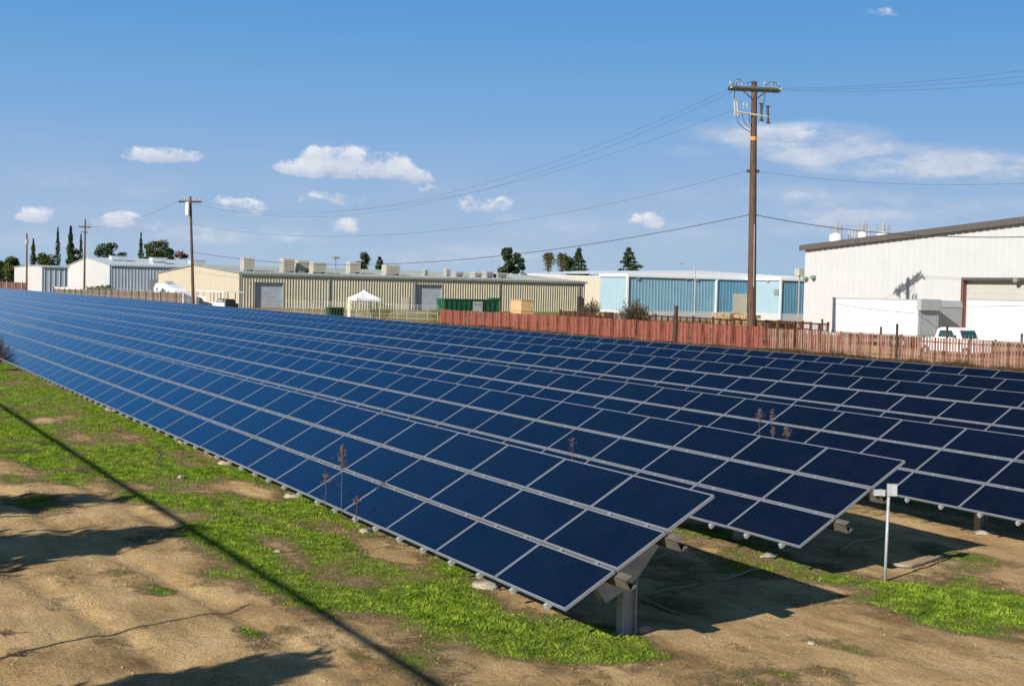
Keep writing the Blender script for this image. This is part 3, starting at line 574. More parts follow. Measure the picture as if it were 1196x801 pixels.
# AC unit at its left wall
# silos behind
def silo(u, vt, vb, wpx, D, label):
    P = at(u, vb, D); r_ = wpx/2/FPX*D; zt = at(u, vt, D).z; zg = gz(P.x, P.y)
    S = thing('silo', label, 'silo', (P.x, P.y, zg), 'silos behind the white warehouse')
    a = MB(); n = 24; rs = [r_, r_, r_*.96, r_*.3]; zz = [zg, zt-r_*.35, zt-r_*.3, zt]; a.tube([(P.x, P.y, z) for z in zz], rs, n); a.build('tank', M_whiter, S, smooth=False)
    a = MB(); rt = r_*1.02
    for k in range(12):
        an = k*math.pi/6; a.tube([(P.x+rt*cos(an), P.y+rt*sin(an), zt-r_*.4), (P.x+rt*cos(an), P.y+rt*sin(an), zt+.9)], .022, 5)
    for hz_ in (.45, .9): a.tube([(P.x+rt*cos(k*math.pi/12), P.y+rt*sin(k*math.pi/12), zt+hz_) for k in range(25)], .02, 5, cap=False)
    a.build('guard_rail', M_galvd, S)
    a = MB(); a.tube([(P.x, P.y, zt-.1), (P.x, P.y, zt+1.1)], r_*.16, 8); a.box((P.x, P.y, zt+1.1), (r_*.5, r_*.3, .25)); a.tube([(P.x+r_*.4, P.y, zt-.2), (P.x+r_*.4, P.y, zt+1.5)], .08, 6); a.build('vent', M_galvd, S)
silo(975, 272, 320, 15, 185, 'left white round silo peeping over the low end of the white warehouse roof')
silo(1006, 270, 320, 10, 185, 'thin white silo with pipes between the two wider ones')
silo(1030, 271, 320, 16, 185, 'right white silo with greenish vent, partly hidden by the rising roof')
def pipes():
    P = at(994, 285, 187); zg = gz(P.x, P.y); S = MB()
    for k, (u, vt) in enumerate(((992, 268), (996, 266), (999, 267), (1003, 266), (1012, 266), (1016, 268))): p = at(u, vt, 187); S.tube([(p.x, p.y, zg), (p.x, p.y, p.z)], .11, 6)
    for v in (268, 276, 283): a, b = at(991, v, 187), at(1017, v, 187); S.tube([a, b], .07, 5)
    tag(S.build('pipe_rack', M_galv, origin=(P.x, P.y, zg)), 'rack of thin upright grey pipes standing between the white silos', 'pipes')
pipes()

# rooftop air conditioners
def roof_z_tan(y, x):
    cy_, y1_, cx_, x0_ = TAN_Y; rx = (cx_+x0_)/2; ze_ = at(280, 319, 235).z; return ze_+1.6*(1-abs(x-rx)/abs(cx_-rx))+.15
def ac(u0, u1, vt, vb, back, label, m_=M_beige, dk=False):
    cy_, y1_, cx_, x0_ = TAN_Y; X = cx_-back; a, b = on_x(u0, 330, X), on_x(u1, 330, X); zt = on_x((u0+u1)/2, vt, X).z; zr_ = roof_z_tan(0, X)
    wd = (b.y-a.y); dp = min(2.4, wd)*.9
    # part of the pixel width is the side facing the sun
    y0 = a.y+wd*.25; y1_ = b.y
    T = thing('air_conditioner', label, 'air conditioner', (X, (y0+y1_)/2, zr_), 'rooftop air conditioners')
    q = MB(); q.bb((X-dp, y0, zr_+.25), (X, y1_, zt)); q.build('housing', m_, T, bevel=.03)
    q = MB(); n = 6
    for i in range(n): z = zr_+.4+(zt-zr_-.6)*i/n; q.box((X+.02, (y0+y1_)/2, z+.06), (.06, (y1_-y0)*.8, .05), 0, Matrix.Rotation(.5, 3, 'Y')); q.box((X-dp/2, y0-.02, z+.06), (dp*.8, .06, .05))
    q.build('louvre', M_dark if dk else M_galvd, T)
    q = MB(); q.bb((X-dp-.1, y0-.1, zr_-.35), (X+.1, y0+.12, zr_+.25)); q.bb((X-dp-.1, y1_-.12, zr_-.35), (X+.1, y1_+.1, zr_+.25)); q.build('base_rail', M_galvd, T)
ACS = [(280,297,301,313,5,'beige rooftop cooler alone above the left end of the tan wall'),(326,344,302,315,4,'weathered dark fronted cooler, first of the cluster of three on the roof'),(343,361,304,316,6,'beige cooler in the middle of the rooftop cluster of three'),
 (360,381,306.5,319,3,'boxy beige cooler at the right of the rooftop cluster of three'),(404,421,306,317,7,'beige cooler standing alone on the roof left of the white tent'),(445,467,309.5,321,4,'wide beige cooler on the roof above the right of the white tent'),
 (494,500,315,322,8,'small pale roof box between the wide cooler and the second roller door'),(519,526,314,322,8,'upright pale roof box over the green container'),(529,541,317.5,323,6,'low grey roof unit over the green container'),
 (551,563,318,324,7,'low pale roof unit left of the big double one'),(565,576,317,326.5,5,'beige cooler beside the long grey roof unit'),(577,592,318.5,326.5,5,'long grey roof unit at the right end of the roof')]
for i, a in enumerate(ACS): ac(*a, m_=(M_galvd if 'grey' in a[5] else M_beige), dk=(i == 1))
def roofbox(u0, u1, vt, D, label, m_=M_wroof):
    a, b = at(u0, vt, D), at(u1, vt, D); zt = a.z; q = MB(); c = (a+b)/2
    q.bb((c.x-2, a.y, zt-1.3), (c.x+2, b.y, zt-.35)); q.bb((c.x-2.1, a.y-.1, zt-.35), (c.x+2.1, b.y+.1, zt-.25)); q.bb((c.x-1.7, a.y+.2, zt-4.5), (c.x+1.7, b.y-.2, zt-1.3)); tag(q.build('roof_skylight', m_, origin=(c.x, c.y, zt-1.3)), label, 'roof unit', 'white boxes on the far roofs')
roofbox(128, 148, 297.6, 348, 'white flat box on the pale roof left of the cluster of trees'); roofbox(175, 194, 299.5, 345, 'white flat box on the pale roof under the round trees'); roofbox(221, 239, 302.5, 342, 'white flat box on the far roof right of the tall bare pole')

# ------------------------------------------------------------------ fences
def wood_mat(name, c1, c2, c3):
    m = bpy.data.materials.new(name); m.use_nodes = True; nt = m.node_tree; b = nt.nodes['Principled BSDF']; b.inputs['Roughness'].default_value = .85; b.inputs['Specular IOR Level'].default_value = .15
    tc = nt.nodes.new('ShaderNodeTexCoord'); mp = nt.nodes.new('ShaderNodeMapping'); mp.inputs['Scale'].default_value = (5, 1, .9); nt.links.new(tc.outputs['Object'], mp.inputs[0])
    n = nt.nodes.new('ShaderNodeTexNoise'); n.inputs['Scale'].default_value = 1.2; n.inputs['Detail'].default_value = 5; nt.links.new(mp.outputs[0], n.inputs['Vector'])
    g = nt.nodes.new('ShaderNodeNewGeometry'); ad = nt.nodes.new('ShaderNodeMath'); ad.operation = 'MULTIPLY_ADD'; ad.inputs[1].default_value = .5; nt.links.new(g.outputs['Random Per Island'], ad.inputs[0]); nt.links.new(n.outputs['Fac'], ad.inputs[2])
    r = nt.nodes.new('ShaderNodeValToRGB'); e = r.color_ramp.elements; e[0].position = .42; e[0].color = (*c1, 1); e[1].position = .95; e[1].color = (*c3, 1); x = e.new(.66); x.color = (*c2, 1)
    nt.links.new(ad.outputs[0], r.inputs[0]); nt.links.new(r.outputs[0], b.inputs['Base Color']); return m
M_picket = wood_mat('red_stained_wood', (.06, .02, .014), (.19, .060, .042), (.29, .10, .07)); M_picket2 = wood_mat('faded_red_wood', (.09, .04, .026), (.18, .08, .058), (.32, .18, .14))
M_rust = mat('rusty_steel', (.10, .045, .025), .8, .1, .2, .4, 4); M_postd = mat('dark_wood_post', (.075, .05, .035), .85, 0, .2, .3, 3)
FY = 60.5
def red_fence():
    xa = on_y(513.5, 350, FY).x; xb = on_y(1330, 350, FY).x; T = thing('picket_fence', 'long red stained wooden picket fence with wire poking above, behind the last solar row', 'fence', (xa, FY, gz(xa, FY)))
    n = 46; W_ = (xb-xa)/n; rr = random.Random(2)
    for k in range(n):
        x0 = xa+k*W_; old = x0 > on_y(895, 350, FY).x; q = MB(); zt0 = .83 if not old else .75; zt0 += rr.uniform(-.03, .03); x = x0+.03; gap = .085 if old else .03; wp = .17 if old else .15
        tilt_ = rr.gauss(0, .01)
        while x < x0+W_-.05:
            if not (rr.random() < .025):
                h = rr.gauss(0, .018); z0 = gz(x, FY)-.02; z1 = zt0+h+tilt_*(x-x0); dx = rr.gauss(0, .008); dy = rr.gauss(0, .006)
                q.prism([(x, FY+dy, z0), (x+wp-.01, FY+dy, z0), (x+wp-.01+dx, FY+dy, z1), (x+dx, FY+dy, z1)], (0, .02, 0))
            x += wp+gap+(rr.random() < .05)*.04
        q.build('picket_panel', M_picket2 if old else M_picket, T)
        if k % 1 == 0:
            hx = 1.15 if x0 > on_y(950, 350, FY).x and k % 3 == 0 else .06
            q = MB(); q.bb((x0-.055, FY+.04, gz(x0, FY)), (x0+.055, FY+.15, .79+hx*(.75 if k % 2 else .45))); q.build('post', M_postd, T)
    q = MB(); 
    for z in (-.7, .4): q.bb((xa, FY+.025, z), (xb, FY+.038, z+.09))
    q.build('rail', M_postd, T)
    q = MB(); xs = on_y(965, 350, FY).x
    while xs < xb:
        q.tube([(xs, FY+.03, .5), (xs+.01, FY+.03, 1.02)], .011, 4); xs += .33
    q.build('wire_spike', M_galvd, T)
red_fence()
def tall_post(u, v, label, Y=FY-.15, r_=.1):
    p = on_y(u, v, Y); q = MB(); q.bb((p.x-r_, Y-r_, gz(p.x, Y)), (p.x+r_, Y+r_, p.z)); tag(q.build('fence_post', M_postd, origin=(p.x, Y, gz(p.x, Y)), bevel=.02), label, 'post')
tall_post(790, 357, 'thick dark wooden post rising above the red fence, left of the utility pole', r_=.13)
tall_post(1048, 378, 'dark thin post above the red fence before the left white trailer', r_=.07)

def rack_fence():
    Y = 67.5; T = thing('rusty_fence', 'rusty brown steel rail fence behind the red one, around the timber stacks', 'fence', (on_y(650, 350, Y).x, Y, gz(-100, Y)))
    q = MB(); k = 0; xa, xb = on_y(655, 350, Y).x, on_y(968, 350, Y).x
    for z in (1.35, 1.05, .55, -.1): 
        q.bb((xa, Y-.03, z-.03-.25*(z == 1.35)), (xb, Y+.03, z+.04-.25*(z == 1.35)))
    q.build('rail', M_rust, T)
    x = xa; k = 0
    while x <= xb+.1:
        p = MB(); big = k % 3 == 0; p.bb((x-.05-.03*big, Y-.09, gz(x, Y)), (x+.05+.03*big, Y+.09-.02, 1.15+.12*big)); p.build('post', M_rust, T); x += (xb-xa)/42; k += 1
    q = MB(); x = xa
    while x < xb: q.tube([(x, Y+.1, -1), (x, Y+.1, 1.02)], .024, 4); x += .2
    q.build('wire_infill', M_rust, T)
rack_fence()
M_wood = mat('stacked_timber', (.42, .28, .15), .8, 0, .2, .35, 3); M_crate = mat('plywood_crate', (.56, .36, .19), .75, 0, .2, .15, 1.5)
def timber(u0, u1, vt, Y, label, layers=5):
    a, b = on_y(u0, vt, Y), on_y(u1, vt, Y); z0 = gz(a.x, Y); zt = a.z; T = thing('pallet_stack', label, 'pallets', ((a.x+b.x)/2, Y, z0), 'pallet and timber stacks behind the fence')
    h = (zt-z0)/layers; rr = random.Random(int(u0))
    for L_ in range(layers):
        z = z0+L_*h; q = MB()
        for j in range(9): x = a.x+(b.x-a.x)*(j+.5)/9; q.bb((x-.07*(b.x-a.x)/2, Y-.6+rr.uniform(-.1, .1), z), (x+.04*(b.x-a.x), Y+.9, z+h*.55))
        q.bb((a.x, Y-.55, z+h*.56), (b.x, Y+.9, z+h*.8)); q.build('pallet', M_wood, T)
timber(836, 858, 364, 70, 'uneven stack of brown pallets left of the utility pole base', 7); timber(858, 880, 366, 70.5, 'stack of pallets right against the utility pole base', 6); timber(717, 744, 374, 69, 'low pale timber heap behind the red fence under the bare trees', 4); timber(676, 690, 371, 68.5, 'small pale board heap just over the red fence', 4)
def steel_rack(u0, u1, vt, Y, label):
    a, b = on_y(u0, vt, Y), on_y(u1, vt, Y); z0 = gz(a.x, Y); T = thing('storage_rack', label, 'rack', ((a.x+b.x)/2, Y, z0), 'rusty storage racks behind the red fence'); rr = random.Random(int(u0)); n = max(2, int((b.x-a.x)/1.6))
    for i in range(n+1):
        x = a.x+(b.x-a.x)*i/n
        for y in (Y, Y+1.1): MB().bb((x-.05, y-.05, z0), (x+.05, y+.05, a.z)).build('upright', M_rust, T)
    for z in (z0+.7, z0+1.5, a.z-.1):
        for y in (Y, Y+1.1): MB().bb((a.x, y-.04, z-.05), (b.x, y+.04, z+.05)).build('beam', M_rust, T)
    for k in range(n*2):
        x = rr.uniform(a.x, b.x-1.0); z = rr.choice((z0+.76, z0+1.56)); t = thing('steel_bundle', label.replace('rusty steel rack', 'bundle of stock on the rusty rack'), 'bundle', (x, Y+.5, z), 'bundles on the rusty racks'); MB().bb((x, Y+.1, z), (x+rr.uniform(.6, 1.2), Y+.9, z+rr.uniform(.2, .6))).build('stock', rr.choice((M_rust, M_wood, M_postd)), t, bevel=.02)
steel_rack(662, 712, 366, 69.5, 'rusty steel rack behind the red fence below the blue corner')
steel_rack(884, 936, 373, 70, 'rusty steel rack right of the utility pole base')
# chain link fence on the left and in front of the tan shed
def chain_link(u0, u1, D0, D1, h, label, n, extra_wood=None):
    a, b = foot(u0, D0), foot(u1, D1); T = thing('chain_link_fence', label, 'fence', a); q = MB(); d = (b-a)
    for i in range(n+1):
        p = a+d*(i/n); z = gz(p.x, p.y); m_ = MB(); m_.tube([(p.x, p.y, z), (p.x, p.y, z+h+.1)], .045, 6); m_.build('post', M_galvd, T)
    for z in (h, h*.5): q.tube([a+Vector((0, 0, z)), b+Vector((0, 0, z))], .02, 5)
    q.build('top_rail', M_galvd, T)
    m_ = MB(); L_ = d.length; t = d/L_; s = .0
    while s < L_-h:
        for sg in (0, 1):
            p0 = a+t*s+Vector((0, 0, 0 if sg else h)); p1 = a+t*(s+h*.9)+Vector((0, 0, h if sg else 0)); m_.add([p0, p0+Vector((0, 0, .03)), p1+Vector((0, 0, .03)), p1], [(0, 1, 2, 3)])
        s += .45
    m_.build('mesh_wire', M_galvd, T); return T
chain_link(335, 512, 190, 172, 2.0, 'thin grey chain link fence in front of the tan warehouse wall', 16)
chain_link(62, 232, 262, 205, 2.6, 'grey chain link fence at the far end of the solar rows', 18)
def board_fence(u0, u1, D0, D1, vt0, vt1, m_, label, n, posts=None):
    a, b = at(u0, vt0, D0), at(u1, vt1, D1); T = thing('wooden_fence', label, 'fence', (a.x, a.y, gz(a.x, a.y)), 'wooden fences at the far left')
    for i in range(n):
        q = MB(); k = 8
        for j in range(k):
            s0, s1 = (i+j/k)/n, (i+(j+.9)/k)/n; p, r_ = a.lerp(b, s0), a.lerp(b, s1); q.prism([(p.x, p.y, gz(p.x, p.y)), (r_.x, r_.y, gz(r_.x, r_.y)), (r_.x, r_.y, r_.z), (p.x, p.y, p.z)], (.05, .05, 0))
        q.build('board_panel', m_, T)
        p = a.lerp(b, i/n); q = MB(); q.tube([(p.x+.2, p.y-.2, gz(p.x, p.y)), (p.x+.2, p.y-.2, p.z+.25)], .1, 6); q.build('post', posts or M_galv, T)
M_brownf = wood_mat('dark_brown_boards', (.06, .03, .024), (.10, .05, .04), (.14, .08, .06)); M_brownw = wood_mat('weathered_brown_boards', (.07, .05, .036), (.13, .09, .065), (.18, .135, .10))
board_fence(-40, 62, 345, 318, 327.5, 331.5, M_brownf, 'dark brown screen fence with pale posts at the left edge', 6)
board_fence(64, 216, 268, 212, 337, 342, M_brownw, 'weathered brown board fence below the blue grey shed', 20, M_postd)
def low_wall():
    a, b = at(64, 336, 300), at(130, 337, 285); q = MB(); q.prism([(a.x, a.y, gz(a.x, a.y)), (b.x, b.y, gz(b.x, b.y)), (b.x, b.y, b.z), (a.x, a.y, a.z)], (.2, .3, 0)); q.prism([(a.x-.05, a.y-.05, a.z), (b.x+.05, b.y-.05, b.z), (b.x+.05, b.y-.05, b.z+.1), (a.x-.05, a.y-.05, a.z+.1)], (.3, .4, 0)); tag(q.build('low_wall', M_whiter, origin=(a.x, a.y, gz(a.x, a.y))), 'low white wall above the brown board fence at the left', 'wall')
low_wall()

# ------------------------------------------------------------------ utility poles and wires
M_pole = mat('weathered_pole_wood', (.105, .062, .042), .85, 0, .2, .35, 2, stretch=(4, 4, .5), bump=.3); M_green = mat('verdigris_arm', (.075, .085, .06), .8, 0, .2, .4, 5)
M_ins = mat('grey_porcelain', (.36, .38, .38), .3, 0, .5, .1, 5); M_wire = mat('black_wire', (.05, .055, .06), .6, 0, .3, .1, 1); M_orange = mat('orange_band', (.55, .27, .04), .6)
ARM = Vector((.40, .9165, 0))
def pole(u0, v0, u1, D, r0, r1, label, zbase=None):
    """u0,v0: top; u1: foot column"""
    top = at(u0, v0, D); b = at(u1, 345, D); zg = gz(b.x, b.y); P = Vector((b.x, b.y, zg)); T = thing('utility_pole', label, 'utility pole', P, 'utility poles')
    q = MB(); n = 12; q.tube([P.lerp(top, i/n) for i in range(n+1)], [r0+(r1-r0)*i/n for i in range(n+1)], 12); q.build('shaft', M_pole, T, smooth=True)
    return T, P, top
def px(u, v, D): return at(u, v, D)
def insulator(T, p, up_=.28, r=.09, d=Vector((0, 0, 1))):
    q = MB(); q.tube([p, p+d*up_*.3, p+d*up_*.35, p+d*up_*.55, p+d*up_*.6, p+d*up_], [r*.4, r*.4, r, r*.8, r*1.1, r*.3], 8); return q.build('insulator', M_ins, T)
BD = 114
T, PB, PT = pole(881, 95.5, 879, BD, .40, .24, 'tall brown wooden utility pole with two crossarms, behind the red fence')
d_ = PT-PB
def on_pole(v): z = at(880, v, BD).z; return PB+d_*((z-PB.z)/d_.z)
a, b = px(851, 103, BD), px(911, 106, BD)
back = Vector((.882, -.47, 0))*.32
q = MB(); q.tube([a+back, b+back], .17, 4); q.build('crossarm', M_green, T); q = MB(); q.tube([a-back, b-back], .17, 4); q.build('crossarm', M_green, T)
for (u, v, u2, v2) in ((867, 107, 879, 117), (895, 107, 883, 116)): MB().tube([px(u, v, BD)+back, px(u2, v2, BD)+back*.8], .05, 4).build('brace', M_rust, T)
ins_top = []
for u, v in ((853, 102), (860, 101), (867, 102), (893, 103), (902, 104), (909, 105)):
    p = px(u, v, BD)+Vector((0, 0, .12)); insulator(T, p, .42, .11); ins_top.append(p)
for u, v in ((852, 104), (909, 106)): MB().tube([px(u, v, BD)+back*1.3, px(u, v, BD)+back*3.2], [.07, .1], 8).build('strain_insulator', M_ins, T)
q = MB(); q.tube([px(857, 131, BD)+back, px(897, 137.5, BD)+back], .10, 5); q.build('lower_arm', M_galvd, T)
for u, v in ((857, 128), (860, 129), (888, 133), (895.5, 136)):
    c = MB(); p = px(u, v, BD)+back; c.tube([p+Vector((.0, 0, .75)), p+Vector((0, .1, -.55))], .11, 7); c.box(p+Vector((0, 0, .8)), (.12, .4, .1)); c.box(p+Vector((0, .1, -.6)), (.12, .4, .12)); c.build('fuse_cutout', M_ins if u < 870 else M_wire, T)
for u, v in ((868, 127), (872, 128)): insulator(T, px(u, v, BD)+back, .5, .12)
for pts in (((859, 135), (861, 144), (868, 151), (876, 155)), ((866, 134), (868, 143), (875, 150)), ((874, 135), (874.5, 143), (876, 148)), ((855, 101), (858, 95), (862, 93), (866, 96)), ((893, 101), (899, 97), (906, 98), (911, 104)), ((871, 99), (876, 96), (880, 97)), ((860, 96), (857, 112), (858, 126)), ((893, 105), (892, 118), (889, 130))):
    P_ = [px(u, v, BD)+back*1.1 for u, v in pts]; MB().tube(P_, .035, 5).build('jumper_wire', M_wire, T)
p = on_pole(162); q = MB(); q.tube([p-Vector((0, 0, .16)), p+Vector((0, 0, .16))], .29, 12); q.build('band', M_orange, T)
for v in (199, 201): p = on_pole(v); MB().tube([p-ARM*.55, p+ARM*.55], .07, 6).build('bracket', M_rust, T)
p = on_pole(251); q = MB(); q.tube([p-ARM*.4, p+ARM*.4], .06, 6); q.build('bracket', M_rust, T)
q = MB(); q.tube([on_pole(335)+back*1.1+ARM*.1, on_pole(262)+back*.95+ARM*.1], .045, 6); q.build('conduit', M_galvd, T)
LD = 190
T, P2_, PT2 = pole(222.3, 229.5, 226.2, LD, .24, .15, 'leaning dark utility pole with a white box near its crossarm, before the cream wall')
a, b = px(208.8, 235.5, LD), px(235.6, 235.8, LD); q = MB(); q.tube([a, b], .13, 4); q.build('crossarm', M_pole, T)
for u in (210, 213, 216, 219, 229, 234): insulator(T, px(u, 235, LD), .45, .13)
q = MB(); p = px(219.8, 244, LD)+back; q.tube([p+Vector((0, 0, 1.0)), p+Vector((0, 0, .9)), p-Vector((0, 0, .9)), p-Vector((0, 0, 1.0))], [.1, .3, .3, .2], 10); q.build('transformer', M_whiter, T)
T, _, PT3 = pole(99.6, 256, 98.3, 290, .24, .15, 'thin brown utility pole in front of the white gabled shed')
a, b = px(92, 265, 290), px(106, 265.5, 290); MB().tube([a, b], .14, 4).build('crossarm', M_pole, T); MB().tube([px(95, 271, 290), px(103, 271.5, 290)], .1, 4).build('crossarm', M_pole, T)
for u in (92.5, 96, 103, 105.5): insulator(T, px(u, 264.5, 290), .5, .15)
T, _, PT4 = pole(31.4, 272.5, 31.1, 318, .24, .17, 'bare dark pole with a pale cap, leftmost of all the poles'); q = MB(); q.tube([px(31.4, 285, 318), px(31.4, 280, 318)], .35, 8); q.build('cap', M_ins, T)
# off to the right the line goes on to one more pole
Q0 = at(1560, 330, 78); QF = Vector((Q0.x, Q0.y, gz(Q0.x, Q0.y))); T = thing('utility_pole', 'next wooden utility pole of the line, beyond the right edge', 'utility pole', QF, 'utility poles'); q = MB(); QT = QF+Vector((0, 0, 21.5)); q.tube([QF, QT], [.38, .22], 12); q.build('shaft', M_pole, T, smooth=True)
q = MB(); q.tube([QT-ARM*2.2-Vector((0, 0, .6)), QT+ARM*2.2-Vector((0, 0, .6))], .15, 4); q.build('crossarm', M_pole, T)
def wire(a, b, sag, r_, label, n=40):
    pts = [a.lerp(b, i/n)-Vector((0, 0, 4*sag*(i/n)*(1-i/n))) for i in range(n+1)]; q = MB(); q.tube(pts, r_, 5, cap=False)
    return tag(q.build('overhead_wire', M_wire, origin=a), label, 'wire', 'overhead wires')
wire(px(851, 104, BD), px(209.5, 234.5, LD), 5.4, .010, 'uppermost thin wire from the tall pole top arm down to the leaning pole')
wire(px(862, 104, BD), px(216, 235, LD), 5.8, .010, 'second thin wire from the tall pole top arm to the leaning pole')
wire(px(858, 128, BD), px(229, 235, LD), 4.4, .010, 'thin wire from the lower arm of the tall pole to the leaning pole')
wire(on_pole(200)-ARM*.5, px(224, 262, LD), 3.4, .012, 'thin wire leaving the tall pole halfway up toward the left')
wire(on_pole(251)-ARM*.3, px(225.5, 294.5, LD), 2.9, .032, 'thick black cable low on the tall pole running left over the rooftops')
wire(on_pole(251)+ARM*.3, QF+Vector((0, 0, 10.5)), 1.9, .034, 'thick black cable low on the tall pole running right past the white warehouse')
wire(on_pole(200)+ARM*.5, QF+Vector((0, 0, 13.8)), 1.6, .011, 'thin wire leaving the tall pole halfway up toward the right')
for k, (u, v, z, lb) in enumerate(((909, 104, 21.3, 'top thin wire from the right end of the tall pole arm to the right'), (905, 105, 21.0, 'middle thin wire from the right end of the tall pole arm to the right'), (911, 106, 20.6, 'lowest thin wire from the right end of the tall pole arm to the right'))):
    wire(px(u, v, BD)+back, QF+ARM*(k-1)*1.6+Vector((0, 0, z)), 1.0+.1*k, .009, lb)
for k, (u, lb) in enumerate(((208.8, 'thin wire between the leaning pole and the thin brown pole'),)): wire(px(u, 235, LD), px(104, 265, 290), 1, .018, lb)
# cable line just left of the viewer: its shadow runs over the grass
def near_cable():
    h = 5.2; z = -.53+h; y = -1.36-(cos(SAZ)*cos(SEL)/sin(SEL))*h
    a, b = Vector((26, y, z+.05)), Vector((-95, y-.1, z+.25))
    q = MB(); q.tube([a.lerp(b, i/60)-Vector((0, 0, .28*4*(i/60)*(1-i/60))) for i in range(61)], .042, 8, cap=False); tag(q.build('overhead_cable', M_wire, origin=a), 'thick black cable beside the viewer whose shadow crosses the grass', 'cable')
    for p, lb in ((a, 'plain wooden pole behind the viewer holding the thick cable'), (b, 'plain wooden pole far left holding the thick cable')):
        q = MB(); q.tube([(p.x, p.y-.12, gz(p.x, p.y)), (p.x, p.y-.12, z+.8)], [.14, .11], 10); tag(q.build('cable_pole', M_pole, origin=(p.x, p.y-.12, gz(p.x, p.y))), lb, 'pole')
near_cable()

# ------------------------------------------------------------------ vehicles, tent, containers
def wheel(T, x, y, z, r_, w_=.26):
    q = MB(); q.tube([(x, y-w_/2, z), (x, y+w_/2, z)], r_, 16); t = q.build('wheel', M_rubber, T)
    q = MB(); q.tube([(x, y-w_/2-.01, z), (x, y+w_/2+.01, z)], r_*.5, 10); rm = q.build('rim', M_ins, T); rm.parent = t; return t
def box_trailer(u0, u1, vt, Y, W_, label, corner=True):
    a, b = on_y(u0, vt, Y), on_y(u1, vt, Y); zt = (a.z+b.z)/2; x0, x1 = a.x, b.x; z0 = gz(x0, Y); T = thing('box_trailer', label, 'trailer', ((x0+x1)/2, Y+W_/2, z0), 'white box trailers parked by the warehouse')
    fl = z0+1.15
    q = MB(); q.bb((x0, Y, fl), (x1, Y+W_, zt-.06)); q.build('box', M_whiter, T, bevel=.04)
    q = MB(); q.bb((x0-.02, Y-.03, zt-.12), (x1+.02, Y+W_+.03, zt+.0)); q.bb((x0-.02, Y-.03, fl-.12), (x1+.02, Y+W_+.03, fl+.06)); q.build('rail', M_galv, T)
    q = MB()
    for i in range(1, int((x1-x0)/1.2)): q.bb((x0+i*1.2-.02, Y-.014, fl+.06), (x0+i*1.2+.02, Y-.003, zt-.12))
    q.build('seam', M_whiter, T)
    q = MB(); q.bb((x1+.002, Y+.1, fl+.1), (x1+.06, Y+W_/2-.02, zt-.25)); q.bb((x1+.002, Y+W_/2+.02, fl+.1), (x1+.06, Y+W_-.1, zt-.25)); q.bb((x1+.062, Y+.3, fl+.1), (x1+.09, Y+.36, zt-.3)); q.bb((x1+.062, Y+W_-.5, fl+.1), (x1+.09, Y+W_-.44, zt-.3)); q.build('rear_door', M_ins, T)
    q = MB(); q.bb((x0+.8, Y+.4, fl-.4), (x1-.4, Y+.6, fl-.12)); q.bb((x0+.8, Y+W_-.6, fl-.4), (x1-.4, Y+W_-.4, fl-.12)); q.bb((x1-.3, Y+.2, z0+.5), (x1-.1, Y+W_-.2, z0+.6)); q.build('chassis', M_dark, T)
    for x in (x1-1.6, x1-2.8):
        for y in (Y+.2, Y+W_-.2): wheel(T, x, y, z0+.5, .5)
    for y in (Y+.5, Y+W_-.5): MB().bb((x0+1.5, y-.06, z0), (x0+1.64, y+.06, fl-.1)).build('landing_leg', M_galvd, T)
    return T, x1, zt
YT = at(1070, 350, 117).y
T, xe, zt = box_trailer(972.5, 1072, 348.5, YT, 2.6, 'white box trailer parked left of the grey one, before the white warehouse')
q = MB(); q.bb((xe-.1, YT-.02, zt-1.0), (xe+.4, YT+2.5, zt+.05)); q.build('refrigeration_unit', M_ins, T, bevel=.08)
box_trailer(1130, 1330, 351, YT-1.5, 2.6, 'white box trailer at the right edge of the picture')
# trailer standing nose in between them, the shade on its side coloured in grey
a, b = at(1086, 352, 120), at(1124, 354, 124); X = a.x; z0 = gz(X, a.y); T = thing('box_trailer', 'box trailer with its shaded side coloured grey, seen between the two white ones', 'trailer', (X-1.3, (a.y+b.y)/2, z0), 'box trailers between the white ones'); b_ = on_x(1124, 354, X)
del T['group']
q = MB(); q.bb((X-2.6, a.y, z0+1.1), (X, b_.y, a.z-.5)); q.build('box', mat('shaded_trailer', (.36, .38, .37), .5, 0, .3, .08, 1), T)
q = MB(); q.prism([(X-2.65, a.y-.05, a.z-.5), (X+.05, a.y-.05, a.z-.5), (X-.15, a.y-.05, a.z+.1), (X-2.45, a.y-.05, a.z+.1)], (0, b_.y-a.y+.1, 0)); q.build('roof', M_ins, T); q = MB(); q.bb((X-2.4, a.y+.2, z0+.7), (X-.2, b_.y-.2, z0+1.09)); q.build('chassis', M_dark, T)
for y in (b_.y-1, b_.y-2.2): wheel(T, X-2.3, y, z0+.5, .5); wheel(T, X-.3, y, z0+.5, .5)
